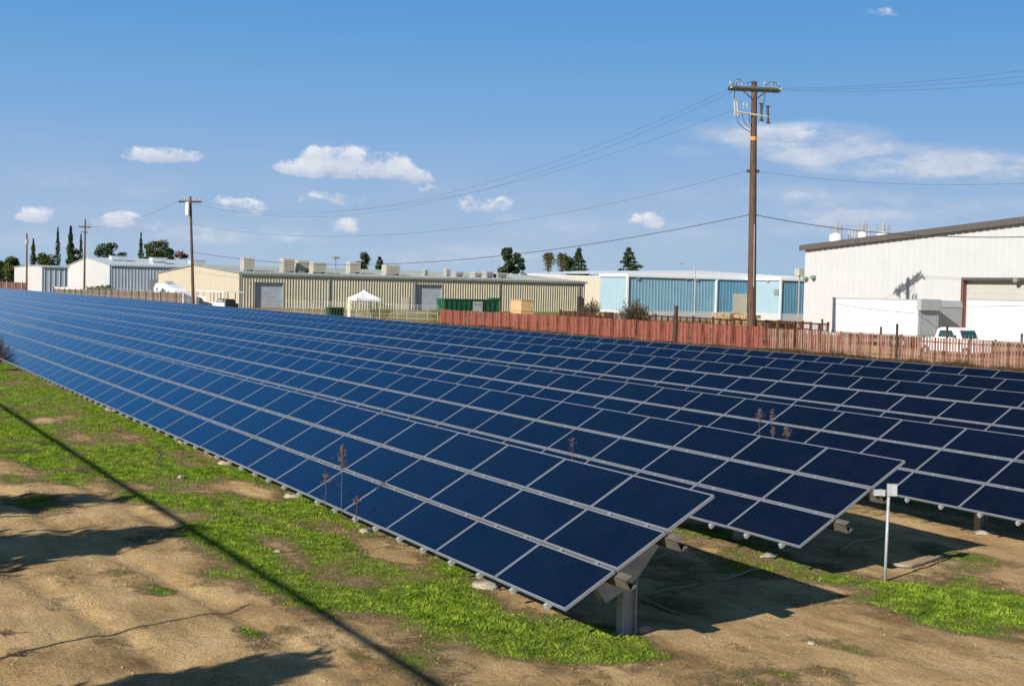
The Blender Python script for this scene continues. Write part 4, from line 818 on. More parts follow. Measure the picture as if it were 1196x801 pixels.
# pickup / van cab just behind the fence
def pickup():
    Y = at(1108, 384, 104).y; xl_, xr_ = on_y(1092, 384, Y).x, on_y(1127, 384, Y).x; zt = on_y(1110, 382.5, Y).z; z0 = gz(xl_, Y); L_ = xr_-xl_
    T = thing('pickup_truck', 'white pickup truck whose cab roof and window show above the red fence', 'truck', ((xl_+xr_)/2, Y+.9, z0))
    H = zt-z0; bx = xl_-1.6
    prof = [(bx, .35), (bx, .85*H*.62), (bx+.15, H*.6), (xl_-.05, H*.63), (xl_+.25, H*.93), (xl_+.6, H), (xl_+L_*.62, H), (xl_+L_*.75, H*.93), (xl_+L_*.9, H*.6), (xl_+L_*.9, .35)]
    q = MB(); q.prism([(x, Y, z0+z) for x, z in prof], (0, 1.9, 0)); q.build('body', M_whiter, T, bevel=.06)
    q = MB(); q.prism([(x, Y-.012, z0+z) for x, z in ((xl_+.35, H*.66), (xl_+.55, H*.9), (xl_+L_*.58, H*.9), (xl_+L_*.68, H*.66))], (0, .01, 0)); q.build('side_window', mat('dark_window', (.03, .07, .075), .1, 0, .6, .1, 1), T)
    q = MB(); x0, x1 = xl_+L_*.78, xl_+L_*.885; q.add([(x0, Y+.15, z0+H*.91), (x1, Y+.1, z0+H*.64), (x1, Y+1.8, z0+H*.64), (x0, Y+1.75, z0+H*.91)], [(0, 1, 2, 3)]); [setattr(q, 'v', [(v[0]+.05, v[1], v[2]) for v in q.v])]; q.build('windscreen', MATS['dark_window'], T)
    q = MB(); q.bb((xl_+L_*.9, Y, z0+.35), (xl_+L_*.9+1.3, Y+1.9, z0+H*.55)); q.build('bonnet', M_whiter, T, bevel=.08)
    MB().box((xl_+L_*.72, Y-.12, z0+H*.7), (.1, .18, .22)).build('mirror', M_dark, T)
    for x in (bx+.7, xl_+L_*.9+.5):
        for y in (Y+.05, Y+1.85): wheel(T, x, y, z0+.38, .38, .24)
pickup()
# white canopy tent
def tent():
    D = 176; a, b = at(407, 347, D), at(443, 349, D); c = (a+b)/2; W_ = (b-a).length*.8; zg = gz(c.x, c.y); T = thing('canopy_tent', 'white pop up canopy tent on four legs before the tan warehouse', 'tent', (c.x, c.y, zg)); ze = c.z; zp = at(425, 338.5, D).z; h = W_/2
    cs = [(c.x-h, c.y-h), (c.x+h, c.y-h), (c.x+h, c.y+h), (c.x-h, c.y+h)]; q = MB(); N = 8; V = [(c.x, c.y, zp)]; 
    rings = []
    for t in (.12, .35, .7, 1.0):
        ring = []
        for i in range(4):
            for j in range(N):
                p = Vector((*cs[i], 0)).lerp(Vector((*cs[(i+1) % 4], 0)), j/N); e = abs(j/N-.5)*2; zz = zp+(ze-zp)*(t**.75)-.10*(1-e)*t; ring.append((c.x+(p.x-c.x)*t, c.y+(p.y-c.y)*t, zz))
        rings.append(len(V)); V += ring
    V += [(v[0], v[1], ze-.35) for v in V[rings[-1]:]]; rings.append(rings[-1]+4*N); fs = [(0, 1+k, 1+(k+1) % (4*N)) for k in range(4*N)]
    for r0, r1 in zip(rings, rings[1:]): fs += [(r0+k, r1+k, r1+(k+1) % (4*N), r0+(k+1) % (4*N)) for k in range(4*N)]
    q.add(V, fs); q.build('canopy', mat('white_canvas', (.82, .82, .80), .8, 0, .2, .02, 1), T)
    for x, y in cs: MB().tube([(x, y, zg), (x, y, ze-.1)], .07, 6).build('leg', M_ins, T)
    q = MB(); q.bb((c.x-h+.1, c.y-h-.03, zg), (c.x-h+1.0, c.y-h+.03, ze-.3)); q.build('side_panel', mat('cream_canvas', (.62, .52, .36), .8), T)
    # folding tables and clutter under it
    for k, (dx, dy, lb) in enumerate(((0, .6, 'long folding table under the white canopy tent'), (1.2, 4.6, 'folding table beside the white canopy tent, right of it'))):
        t = thing('folding_table', lb, 'table', (c.x+dx, c.y+dy, zg), 'folding tables near the tent'); q = MB(); q.box((c.x+dx, c.y+dy, zg+.78), (.8, 2.2, .05)); q.build('tabletop', M_ins, t)
        for sx_ in (-.3, .3):
            for sy_ in (-.95, .95): MB().tube([(c.x+dx+sx_, c.y+dy+sy_, zg), (c.x+dx+sx_, c.y+dy+sy_, zg+.76)], .025, 5).build('leg', M_galvd, t)
tent()
def bin_box(u0, u1, vt, D, label, m_, kind='storage_bin', w_=1.6):
    a, b = at(u0, vt, D), at(u1, vt, D); X = a.x; b = on_x(u1, vt, X); z0 = gz(X, a.y); T = thing(kind, label, 'bin', (X, (a.y+b.y)/2, z0)); q = MB(); q.prism([(X-w_, a.y, a.z), (X, a.y, a.z), (X-.15, a.y, z0+.1), (X-w_+.15, a.y, z0+.1)], (0, b.y-a.y, 0)); q.build('bin_body', m_, T); q = MB(); q.bb((X-w_-.06, a.y-.05, a.z), (X+.06, b.y+.05, a.z+.12)); q.build('rim', m_, T)
    n = 5
    for i in range(n): y = a.y+(b.y-a.y)*(i+.5)/n; MB().bb((X-.02, y-.05, z0+.15), (X+.09, y+.05, a.z)).build('rib', m_, T)
bin_box(385, 402, 360, 182, 'dark green low bin left of the white canopy tent', mat('dark_green_paint', (.03, .06, .035), .5))
# green roll-off container
def rolloff():
    D = 182; a = at(519, 351, D); X = a.x; b = on_x(583, 350.5, X); z0 = gz(X, a.y); zt = at(540, 350.5, D).z; M_g = mat('green_container_paint', (.01, .08, .03), .45, 0, .4, .25, 1.5)
    T = thing('rubbish_container', 'long green open rubbish container with white sign panel, above the red fence end', 'container', (X, (a.y+b.y)/2, z0)); W_ = 2.4
    q = MB(); q.prism([(X, a.y+.5, z0+.35), (X, b.y, z0+.35), (X, b.y, zt), (X, a.y, zt), (X, a.y, z0+1.0)], (-.08, 0, 0)); q.prism([(X-W_, a.y+.5, z0+.35), (X-W_, b.y, z0+.35), (X-W_, b.y, zt), (X-W_, a.y, zt), (X-W_, a.y, z0+1.0)], (-.08, 0, 0)); q.bb((X-W_, b.y-.08, z0+.35), (X-.08, b.y, zt)); q.bb((X-W_, a.y, z0+.9), (X-.08, a.y+.08, zt)); q.bb((X-W_, a.y+.5, z0+.35), (X-.08, b.y-.09, z0+.45)); q.build('container_body', M_g, T)
    n = 11
    for i in range(n+1): y = a.y+.15+(b.y-a.y-.3)*i/n; MB().bb((X+.002, y-.06, z0+.5+(.5 if i == 0 else 0)), (X+.12, y+.06, zt-.1)).build('rib', M_g, T)
    q = MB(); q.bb((X-.1, a.y-.06, zt), (X+.12, b.y+.06, zt+.14)); q.bb((X-W_-.1, a.y-.06, zt), (X-W_+.08, b.y+.06, zt+.14)); q.bb((X-W_+.1, a.y-.06, zt), (X-.12, a.y+.1, zt+.14)); q.build('top_rim', M_g, T)
    p, r_ = on_x(552, 356, X), on_x(563, 356, X); q = MB(); q.bb((X+.125, p.y, z0+1.0), (X+.15, r_.y, zt-.15)); sg = q.build('sign_panel', M_ins, T)
    q = MB(); mid = (p.y+r_.y)/2; q.bb((X+.152, mid-.62, zt-.75), (X+.16, mid-.12, zt-.45)); q.bb((X+.152, mid+.1, zt-.8), (X+.16, mid+.5, zt-.4)); s2 = q.build('sign_mark', M_trim, T); s2.parent = sg
    q = MB(); c0, c1 = on_x(572, 350, X-1.2), on_x(583, 349, X-1.2); q.bb((X-1.7, c0.y, zt+.1), (X-.4, c1.y, at(578, 348.3, D).z)); q.build('lid_box', M_g, T)
    for y in (a.y+1, b.y-1): q = MB(); q.tube([(X-.3, y, z0+.2), (X-.1, y, z0+.2)], .2, 10); q.build('roller_wheel', M_dark, T)
rolloff()
def crate():
    D = 166; a = at(609, 350, D); X = a.x; b = on_x(624, 350, X); xl_ = on_y(596.5, 350, a.y).x; z0 = gz(X, a.y)+.3; zt = a.z; T = thing('wooden_crate', 'big plywood crate standing behind the red fence, right of the green container', 'crate', ((X+xl_)/2, (a.y+b.y)/2, z0-.3))
    q = MB(); q.bb((xl_, a.y, z0), (X, b.y, zt)); q.build('crate_box', M_crate, T)
    for z in (z0+.05, (z0+zt)/2, zt-.07): q = MB(); q.bb((xl_-.03, a.y-.05, z-.06), (X+.05, a.y-.003, z+.06)); q.bb((X+.003, a.y, z-.06), (X+.05, b.y, z+.06)); q.build('batten', M_wood, T)
    for y in (a.y+.2, b.y-.2): MB().bb((xl_, y-.08, z0-.3), (X, y+.08, z0-.01)).build('skid', M_wood, T)
crate()
# travel trailer, carport and palms before the cream end wall
def camper():
    Y = at(195, 340, 222).y; x0, x1 = on_y(179.5, 335, Y).x, on_y(214, 338, Y).x; zt = on_y(184, 330.5, Y).z; z0 = gz(x0, Y); H = zt-z0
    T = thing('camper_trailer', 'small white camper trailer with stepped roof left of the leaning pole', 'camper', ((x0+x1)/2, Y+1, z0)); L_ = x1-x0
    prof = [(0, .5), (0, H*.8), (.06*L_, H*.97), (.12*L_, H), (.38*L_, H*.97), (.5*L_, H*.86), (.68*L_, H*.8), (.74*L_, H*.66), (L_, H*.6), (L_, .5)]
    q = MB(); q.prism([(x0+x, Y, z0+z) for x, z in prof], (0, 2.2, 0)); q.build('body', M_whiter, T, bevel=.08)
    for x, w_, z, h in ((.1, .05, .72, .14), (.28, .09, .68, .16), (.38, .05, .68, .1)): q = MB(); q.bb((x0+x*L_, Y-.03, z0+H*z-.3), (x0+(x+w_)*L_, Y-.003, z0+H*(z+h)-.3)); q.build('window', M_dark, T)
    q = MB(); q.bb((x0, Y-.02, z0+H*.42), (x1, Y-.003, z0+H*.46)); q.build('stripe', M_trim, T)
    q = MB(); q.bb((x0+L_*.3, Y+.3, zt+.0), (x0+L_*.4, Y+1.4, zt+.35)); q.build('roof_vent', M_ins, T)
    for x in (x0+L_*.4, x0+L_*.55): wheel(T, x, Y+.1, z0+.4, .4)
camper()
def carport():
    a = at(229, 339, 225); Y = a.y; x0, x1 = a.x, on_y(262, 340.5, Y).x; z0 = gz(x0, Y); zt = a.z; T = thing('carport', 'white roofed open carport right of the leaning pole, before the cream wall', 'carport', ((x0+x1)/2, Y+2, z0)); L_ = x1-x0
    q = MB(); q.bb((x0, Y, zt-.15), (x1, Y+3.2, zt)); q.build('roof', M_whiter, T)
    for i in range(5):
        for y in (Y+.15, Y+3.05): x = x0+.1+(L_-.2)*i/4; MB().bb((x-.06, y-.06, z0), (x+.06, y+.06, zt-.15)).build('post', M_ins, T)
    q = MB(); q.bb((x0, Y+.02, z0), (x0+L_*.35, Y+.08, z0+1.9)); q.bb((x0+L_*.35, Y+.02, z0), (x1, Y+.08, z0+1.0)); q.build('low_panel', M_whiter, T)
    T2 = thing('parked_car', 'dark car parked under the white carport', 'car', (x0+L_*.7, Y+2.4, z0)); xc = x0+L_*.45; l = L_*.48; q = MB(); q.prism([(xc+x*l, Y+.8, z0+z) for x, z in ((0, .3), (0, .9), (.2, 1.0), (.32, 1.6), (.7, 1.6), (.85, 1.0), (1, .9), (1, .3))], (0, 1.9, 0)); q.build('body', mat('dark_car_paint', (.02, .022, .025), .3, .2, .5), T2, bevel=.08)
    q = MB(); q.prism([(xc+x*l, Y+.78, z0+z) for x, z in ((.24, 1.05), (.34, 1.5), (.68, 1.5), (.8, 1.05))], (0, .01, 0)); q.build('side_window', M_ins, T2)
    for x in (.18, .82):
        for y in (.9, 2.6): wheel(T2, xc+x*l, Y+y, z0+.34, .34, .2)
carport()
def far_car():
    P = foot(2, 385); T = thing('parked_car', 'dark car roof at the far left edge behind the brown screen fence', 'car', P, None); q = MB(); z = at(2, 326, 385).z; q.prism([(P.x+x, P.y, P.z+zz*(z-P.z)) for x, zz in ((-3, .2), (-3, .6), (-1.6, .68), (-.9, 1), (1.2, 1), (2, .68), (3, .6), (3, .2))], (0, 2.4, 0)); q.build('body', MATS['dark_car_paint'], T)
    for x in (-2, 2): wheel(T, P.x+x, P.y+.1, P.z+.35, .35)
far_car()
def street_lamp(u0, v0, u1, D, label, arm):
    f_ = foot(u1, D); t = at(u1, v0+2, D); T = thing('street_lamp', label, 'street lamp', f_, 'street lamps'); MB().tube([f_, t], [.12, .07], 8).build('post', M_galv, T)
    e = at(u0, v0-1, D); MB().tube([t, t.lerp(e, .5)+Vector((0, 0, .35)), e], .05, 6).build('arm', M_galv, T); MB().box(e, (.4, .8, .16)).build('lamp_head', M_galvd, T)
street_lamp(796, 309, 812, 200, 'curved grey street lamp rising over the blue warehouse roof', 1)
f_ = foot(392, 262); T = thing('street_lamp', 'dark square headed lamp post rising over the tan roof', 'street lamp', f_, 'street lamps'); t = at(392, 301, 262); MB().tube([f_, t], .12, 8).build('post', M_trim, T); MB().box(t, (1.4, 1.2, .35)).build('lamp_head', M_trim, T)
# cooler on the blue roof next to the white warehouse
P = at(934, 318, 190); T = thing('air_conditioner', 'beige rooftop unit in the corner of the white warehouse', 'air conditioner', (P.x, P.y, at(932, 322, 190).z)); q = MB(); q.box((P.x, P.y, P.z), (1.0, 1.0, 1.0)); q.build('housing', M_beige, T); q = MB(); q.bb((P.x-.08, P.y-.08, gz(P.x, P.y)), (P.x+.08, P.y+.08, P.z-.51)); q.build('stand', M_galvd, T)

# ------------------------------------------------------------------ junction box, cables, rocks near the row ends
def junction():
    f_ = on_g(1034, 664); f_ = f_-ray(1034, 664)*.85; f_.z = gz(f_.x, f_.y); D = (f_-CAM).dot(F); top = at(1038, 577, D); T = thing('junction_post', 'grey junction box on a thin galvanised pipe beside the second row end', 'junction box', f_)
    MB().tube([f_-Vector((0, 0, .05)), top], .021, 10).build('pipe', M_galv, T, smooth=True)
    c = at(1042, 572, D); q = MB(); Mz = Matrix.Rotation(rad(-38), 3, 'Z'); q.box(c, (.08, .14, .17), 0, Mz); q.build('box', mat('grey_box_paint', (.30, .30, .27), .5, 0, .4, .1, 10), T, bevel=.008)
    q = MB(); q.box(c+Mz @ Vector((.044, 0, 0)), (.008, .125, .15), 0, Mz); q.build('lid', M_galv, T)
    q = MB(); c2 = at(1027, 575, D); q.box(c2, (.07, .15, .08), 0, Mz); q.tube([c2, c2+Vector((0, .12, -.02))], .05, 8); q.build('sensor', M_galv, T)
junction()
M_cable = mat('dusty_conduit', (.36, .30, .21), .8, 0, .2, .2, 8)
def ground_cable(pts, r_, label):
    P_ = [on_g(u, v) for u, v in pts]; out = []
    for a, b in zip(P_, P_[1:]):
        for k in range(5): p = a.lerp(b, k/5); out.append(p)
    out.append(P_[-1]); out = [Vector((p.x, p.y, gz(p.x, p.y)+hbump(p.x, p.y)+r_)) for p in out]; q = MB(); q.tube(out, r_, 6); tag(q.build('ground_cable', M_cable, origin=out[0], smooth=True), label, 'cable', 'dusty cables lying at the row ends')
ground_cable(((751, 694), (775, 688), (797, 685), (816, 681)), .014, 'dusty cable running right from the first post in its shadow')
ground_cable(((745, 699), (768, 706), (790, 715), (797, 717)), .014, 'dusty cable running toward the viewer beside the first post')
ground_cable(((762, 655), (780, 648), (797, 645)), .012, 'short dusty cable behind the first post head')
ground_cable(((842, 678), (860, 672), (880, 666), (893, 665)), .014, 'dusty cable at the shadow edge between first and second row end')
ground_cable(((981, 642), (1000, 633), (1030, 629), (1050, 622), (1070, 619)), .016, 'dusty cable passing behind the junction box pipe')
ground_cable(((1040, 662), (1062, 663), (1080, 658), (1100, 652)), .03, 'thicker half buried cable curving right from the pipe foot')
M_rock = mat('pale_concrete_rubble', (.36, .31, .24), .9, 0, .2, .3, 6, bump=.5)
def rock(u, v, w_, h_, label, name='rock', seed=0):
    p = on_g(u, v); rr = random.Random(seed); bm_ = MB(); import bmesh
    bm = bmesh.new(); bmesh.ops.create_icosphere(bm, subdivisions=3, radius=1)
    for vv in bm.verts:
        n_ = noise.noise(vv.co*1.3+Vector((seed*3.1, 0, 0)))*.35+noise.noise(vv.co*4+Vector((seed, 1, 0)))*.1; vv.co *= 1+n_; vv.co.x *= w_/2; vv.co.y *= w_*.33; vv.co.z = max(vv.co.z, -.4)*h_
    bmesh.ops.rotate(bm, verts=bm.verts, matrix=Matrix.Rotation(rr.uniform(0, 3), 3, 'Z')); me = bpy.data.meshes.new(name); bm.to_mesh(me); bm.free(); me.materials.append(M_rock); o = bpy.data.objects.new(name, me); col.objects.link(o)
    o.location = (p.x, p.y, gz(p.x, p.y)+hbump(p.x, p.y)); tag(o, label, 'rock', 'pale rubble along the front row')
for k, (u, v, w_, h_, lb) in enumerate(((567, 686, .42, .07, 'largest flat pale slab under the front row near its end'), (426, 620, .28, .05, 'pale rock under the front row between two stalks of grass'), (341, 580, .34, .07, 'pale rounded slab at the edge below the dry stalks'), (262, 541, .34, .08, 'pale rock by the front row, second from the big slab going left'),
    (212, 558, .16, .06, 'small pale stone out on the grass right of the cable shadow'), (214, 517, .40, .08, 'long pale stone at the row edge near the sparse dry weed'), (132, 480, .46, .1, 'far pale stone at the row edge, left of the dry weed'), (324, 645, .10, .03, 'tiny stone on the bare patch beside the cable shadow'),
    (1150, 622, .35, .07, 'pale rubble at the foot of the third row, near the right edge'), (898, 650, .3, .05, 'pale stone in the grass strip below the second row end'), (752, 741, .22, .05, 'clod of pale earth right of the first post foot'), (721, 744, .2, .05, 'clod of pale earth left of the first post foot'), (948, 752, .1, .03, 'small stone on the bare ground right of the shadow'))):
    rock(u, v, w_, h_, lb, seed=k+1)

# ------------------------------------------------------------------ plants
M_bark = mat('bark', (.11, .08, .055), .9, 0, .1, .3, 4); LM = {}
def lmat(k):
    if k not in LM:
        c = dict(dark=((.02, .04, .015), (.065, .10, .03), (.04, .065, .02)), olive=((.04, .06, .014), (.13, .16, .035), (.08, .10, .025)), pine=((.025, .045, .022), (.075, .105, .045), (.045, .07, .03)),
                 red=((.10, .03, .02), (.2, .08, .05), None), palm=((.06, .07, .025), (.20, .17, .06), (.11, .12, .04)), agave=((.06, .10, .02), (.16, .20, .05), (.1, .14, .03)), dry=((.08, .055, .04), (.19, .14, .10), (.12, .09, .065)))[k]
        LM[k] = leaf_mat('leaves_'+k, c[0], c[1], c[2], .15, .8)
    return LM[k]
def crown(pts, size, m, T, name='crown', flat=.5):
    P_ = np.array(pts); n = len(P_); a = RNG.normal(size=(n, 3)); a /= np.linalg.norm(a, axis=1)[:, None]; b = np.cross(a, RNG.normal(size=(n, 3))); b /= np.linalg.norm(b, axis=1)[:, None]
    s = size*RNG.uniform(.5, 1.3, n)[:, None]; V = np.stack([P_-a*s, P_+b*s*flat, P_+a*s, P_-b*s*flat], 1).reshape(-1, 3); o_ = np.array(T['_o']) if T else 0
    ob = bpy.data.objects.new(name, numpy_mesh(name, V-o_, 4, np.arange(4*n), [m])); col.objects.link(ob); ob.parent = T; return ob
def tree(u, vt, halfw, kind, D, label, n=2200, name='tree', group='trees beyond the sheds', base=None):
    halfw = halfw if base else halfw*dict(cypress=1.3, round=1.35, rounddark=1.5, conifer=2.3, open=1.9, red=1.5, palm=1.5)[kind]; P = base or foot(u, D); top = at(u, vt, D) if base is None else base+Vector((0, 0, vt)); H = top.z-P.z; W_ = halfw/FPX*D if base is None else halfw; T = thing(name, label, 'tree', P, group); rr = random.Random(int(u*7+D)); pts = []
    lk = dict(cypress='dark', round='olive', rounddark='dark', conifer='pine', open='pine', red='red', palm='palm')[kind]
    q = MB(); q.tube([P, P+Vector((rr.uniform(-.2, .2), 0, H*.5)), P+Vector((0, 0, H*(.8 if kind != 'palm' else .93)))], [W_*.12+.08, W_*.08+.06, .05 if kind != 'palm' else .2], 8); 
    if kind in ('round', 'rounddark', 'open', 'red'):
        for k in range(7): an = rr.uniform(0, 6.28); z = H*rr.uniform(.3, .6); q.tube([P+Vector((0, 0, z)), P+Vector((cos(an)*W_*.7, sin(an)*W_*.7, z+H*.22))], [W_*.05+.03, .03], 5)
    q.build('trunk', M_bark, T)
    if kind == 'palm':
        c = P+Vector((0, 0, H*.88))
        for k in range(130):
            an = rr.uniform(0, 6.28); el = rr.uniform(-1.3, 1.2); L_ = W_*rr.uniform(.7, 1.1)
            for t in range(10): f = t/9; p = c+Vector((cos(an)*cos(el), sin(an)*cos(el), sin(el)-.5*f*f))*L_*f; pts.append(p+Vector([rr.gauss(0, .12) for _ in range(3)]))
        for k in range(250): pts.append(P+Vector((rr.gauss(0, W_*.22), rr.gauss(0, W_*.22), H*rr.uniform(.62, .86))))
        crown(pts, .32, lmat('palm'), T, flat=.3); return T
    if kind in ('cypress',):
        for _ in range(n): t = rr.random(); r_ = W_*(math.sin(min(1, (t*1.0+.06))*math.pi)**.6)*(1-.35*t)*math.sqrt(rr.random())*(1+.25*math.sin(t*31+u)); an = rr.uniform(0, 6.28); pts.append(P+Vector((cos(an)*r_, sin(an)*r_, H*(.05+.95*t))))
    elif kind == 'conifer':
        tiers = [(rr.uniform(0, 6.28), t/14) for t in range(15) for _ in range(6)]
        for an, t in tiers:
            L_ = W_*(1-t)**.8*rr.uniform(.75, 1.15)+.35
            for _ in range(n//90): f = math.sqrt(rr.random()); pts.append(P+Vector((cos(an)*L_*f+rr.gauss(0, L_*.14), sin(an)*L_*f+rr.gauss(0, L_*.14), H*(.12+.88*t)-L_*f*.15+rr.gauss(0, H*.012))))
    else:
        cl = []
        nb = 26 if kind != 'open' else 24
        for k in range(nb):
            an = rr.uniform(0, 6.28); t = rr.random(); f = rr.uniform(.15, .85)*(1-.5*t**2 if kind != 'open' else (1-.7*t)); cl.append((P+Vector((cos(an)*W_*f, sin(an)*W_*f, H*(.36+.54*t))), W_*rr.uniform(.22, .42)*(1 if kind != 'open' else .8)))
        for _ in range(n): c, r_ = rr.choice(cl); v = Vector([rr.gauss(0, 1) for _ in range(3)]).normalized()*r_*rr.random()**.35; v.z *= .8; pts.append(c+v)
    crown(pts, (.42 if D > 250 else .14)*(1.0 if W_ > 1.5 else .7), lmat(lk), T); return T
tree(38.5, 279, 3.6, 'cypress', 395, 'thick dark cypress column, leftmost of the cypresses', 1800); tree(67, 266, 3.2, 'cypress', 400, 'slim cypress, second from the left in the row of four', 1500); tree(82, 264.5, 4.5, 'cypress', 400, 'tallest cypress of the left group', 1900); tree(94, 273.5, 2.6, 'cypress', 405, 'thinnest cypress right beside the thin brown pole', 1300)
tree(164, 271.5, 3.2, 'cypress', 400, 'single narrow cypress pressed against the big round tree', 1500)
tree(14, 297, 11, 'round', 420, 'round olive tree at the left edge', 2600); tree(52, 294, 12, 'round', 420, 'round olive tree between the first two cypresses', 2600); tree(88, 288, 7, 'rounddark', 415, 'small dark tree between the tall cypresses', 1800); tree(0, 301, 8, 'rounddark', 425, 'dark tree cut by the left border', 1600)
tree(124, 280.5, 14, 'rounddark', 420, 'wide dark spreading tree right of the thin brown pole', 3600); tree(143, 292, 8, 'open', 420, 'thin low tree right of the wide dark one', 900)
tree(181, 271.5, 14, 'round', 410, 'biggest round green tree behind the blue grey shed', 4200); tree(200, 286, 8, 'rounddark', 408, 'dark tree just right of the biggest round one', 2200); tree(215, 292, 9, 'red', 405, 'reddish autumn tree left of the leaning pole', 2200)
tree(422.5, 290, 9, 'open', 330, 'ragged green tree behind the tan roof, right of the square lamp', 2200); tree(443, 301.5, 4.5, 'conifer', 340, 'little dark conifer next to the ragged tree', 1200)
tree(592, 284, 9, 'open', 300, 'tall ragged dark tree, left half of the pair above the cream warehouse', 3200); tree(604, 289, 7, 'open', 300, 'shorter dark tree, right half of the pair above the cream warehouse', 2400)
tree(640, 291.5, 6, 'palm', 330, 'single fan palm standing apart', name='palm_tree', group='palms'); tree(656, 293, 6.5, 'palm', 330, 'fan palm touching the green tree', name='palm_tree', group='palms'); tree(664, 296, 7, 'open', 335, 'broad green tree right behind the second palm', 2000)
tree(675, 292, 8, 'conifer', 330, 'pointed conifer right of the palms', 2600); tree(733, 291.5, 12, 'conifer', 310, 'lone broad conifer above the blue warehouse corner', 3400)
for k, u in enumerate((616, 630, 688, 700, 714)): tree(u, 317+k % 2, 5, 'rounddark', 420, ('tiny distant treetop left of the single palm', 'tiny distant treetop just before the single palm', 'tiny distant treetop right of the pointed conifer', 'tiny distant treetop midway between the conifers', 'tiny distant treetop left of the lone conifer')[k], 500)
# agave-like clump before the shed
def agave(u, vt, D, W_, label):
    P = foot(u, D); H = at(u, vt, D).z-P.z; T = thing('spiky_plant', label, 'plant', P, 'spiky palms before the shed'); rr = random.Random(int(u)); pts = []; q = MB(); q.tube([P, P+Vector((0, 0, H*.45))], [.4, .3], 7); q.build('trunk', M_bark, T)
    for k in range(40):
        an = rr.uniform(0, 6.28); el = rr.uniform(.0, 1.3); 
        for t in range(22): f = t/21; r_ = W_*f; pts.append(P+Vector((cos(an)*cos(el)*r_, sin(an)*cos(el)*r_, H*.42+sin(el)*r_*.9-.35*f*f*W_))+Vector([rr.gauss(0, .1) for _ in range(3)]))
    crown(pts, .4, lmat('agave'), T, 'frond', .3)
agave(108, 333, 255, 2.6, 'smaller spiky palm clump at the foot of the white gable'); agave(123, 329, 252, 2.9, 'larger spiky palm clump in front of the shed corner')
def bare_bush(P, H, W_, label, n=90, group=None, m_=None, name='bare_bush', fuzz=600, tw=.02):
    T = thing(name, label, 'bush', P, group); rr = random.Random(int(P.x*3)); q = MB(); tips = []
    for k in range(n):
        an = rr.uniform(0, 6.28); sp = rr.random()**.6; p = P+Vector((rr.gauss(0, .06)*W_, rr.gauss(0, .06)*W_, 0)); d = Vector((cos(an)*W_*sp, sin(an)*W_*sp, H*(1-.45*sp*sp)*rr.uniform(.65, 1))); m1 = p+d*.5+Vector((rr.gauss(0, .05), rr.gauss(0, .05), .08*H)); e = p+d; q.tube([p, m1, e], [tw, tw*.6, tw*.25], 4, cap=False); tips.append((m1, e))
    q.build('branches', m_ or M_bark, T); pts = []
    for _ in range(fuzz): a, b = rr.choice(tips); pts.append(a.lerp(b, rr.random())+Vector([rr.gauss(0, W_*.07) for _ in range(3)]))
    crown(pts, tw*3.2, lmat('dry'), T, 'twigs', .22); return T
bare_bush(foot(692, 150), at(692, 343, 150).z-foot(692, 150).z, 1.3, 'small bare greyish tree at the right end of the tan warehouse', 70, 'bare bushes by the yard', fuzz=1500, tw=.05)
bare_bush(foot(742, 135), at(742, 345, 135).z-foot(742, 135).z, 2.1, 'wide bare bush before the white base of the blue warehouse', 110, 'bare bushes by the yard', fuzz=2600, tw=.05)
p = on_g(-6, 433); bare_bush(p, at(0, 385, (p-CAM).dot(F)).z-p.z, .75, 'dark dry bush standing at the left edge against the front row', 140, fuzz=2600, tw=.012)
# low dark weeds in the dirt
def low_weed(u, v, W_, H, label, n=40, fuzz=350): p = on_g(u, v); bare_bush(Vector((p.x, p.y, gz(p.x, p.y)+hbump(p.x, p.y)-.01)), H, W_, label, n, 'low dead weeds on the dirt', name='dead_weed', fuzz=fuzz, tw=.004)
low_weed(100, 552, .28, .16, 'small dark dead weed beside the upper tree shadow'); low_weed(50, 520, .35, .16, 'small dead weed, upper one of the two near the left edge'); low_weed(24, 530, .7, .14, 'wide flat dead weed patch left of the two small ones', 70, 700)
low_weed(22, 765, .14, .12, 'sparse twiggy weed in the lower left corner', 22, 40); low_weed(5, 742, .12, .07, 'dark twig tuft at the left border above the corner weed', 20, 60); low_weed(10, 480, .6, .14, 'faint dead weed patch high at the left border', 50, 400)
# tall dry stalks growing up in front of the panels
M_stalk = mat('dry_stalk', (.16, .10, .07), .9, 0, .1, .3, 20)
def stalk(u, vt, Y, label, head=.35, hw=.03, lean=0, group='dry weed stalks rising before the panels', n=260):
    t = on_y(u, vt, Y); P = Vector((t.x+lean, Y, gz(t.x, Y))); H = t.z-P.z; T = thing('dry_stalk', label, 'dry weed', P, group); rr = random.Random(int(u*3+vt)); q = MB(); pts = [P, P.lerp(t, .5)+Vector((rr.gauss(0, .01), rr.gauss(0, .01), 0)), t]; q.tube(pts, [.006, .005, .003], 5)
    for k in range(7): s = P.lerp(t, rr.uniform(.5, .95)); q.tube([s, s+Vector((rr.gauss(0, hw*.7), rr.gauss(0, hw*.7), rr.uniform(.05, .14)))], [.003, .001], 4)
    q.build('stem', M_stalk, T); pp = []
    for _ in range(n): f = rr.random(); p = t-Vector((0, 0, H*0+head*f)); w_ = hw*.6*(.3+1.1*math.sin(f*3)); pp.append(p+Vector((rr.gauss(0, w_), rr.gauss(0, w_), rr.gauss(0, .01)))+(P-t).normalized()*0)
    crown(pp, .014, LM.get('stk') or LM.setdefault('stk', leaf_mat('dry_seed', (.10, .07, .055), (.23, .17, .135), None, .1, 12)), T, 'seed_head', .35)
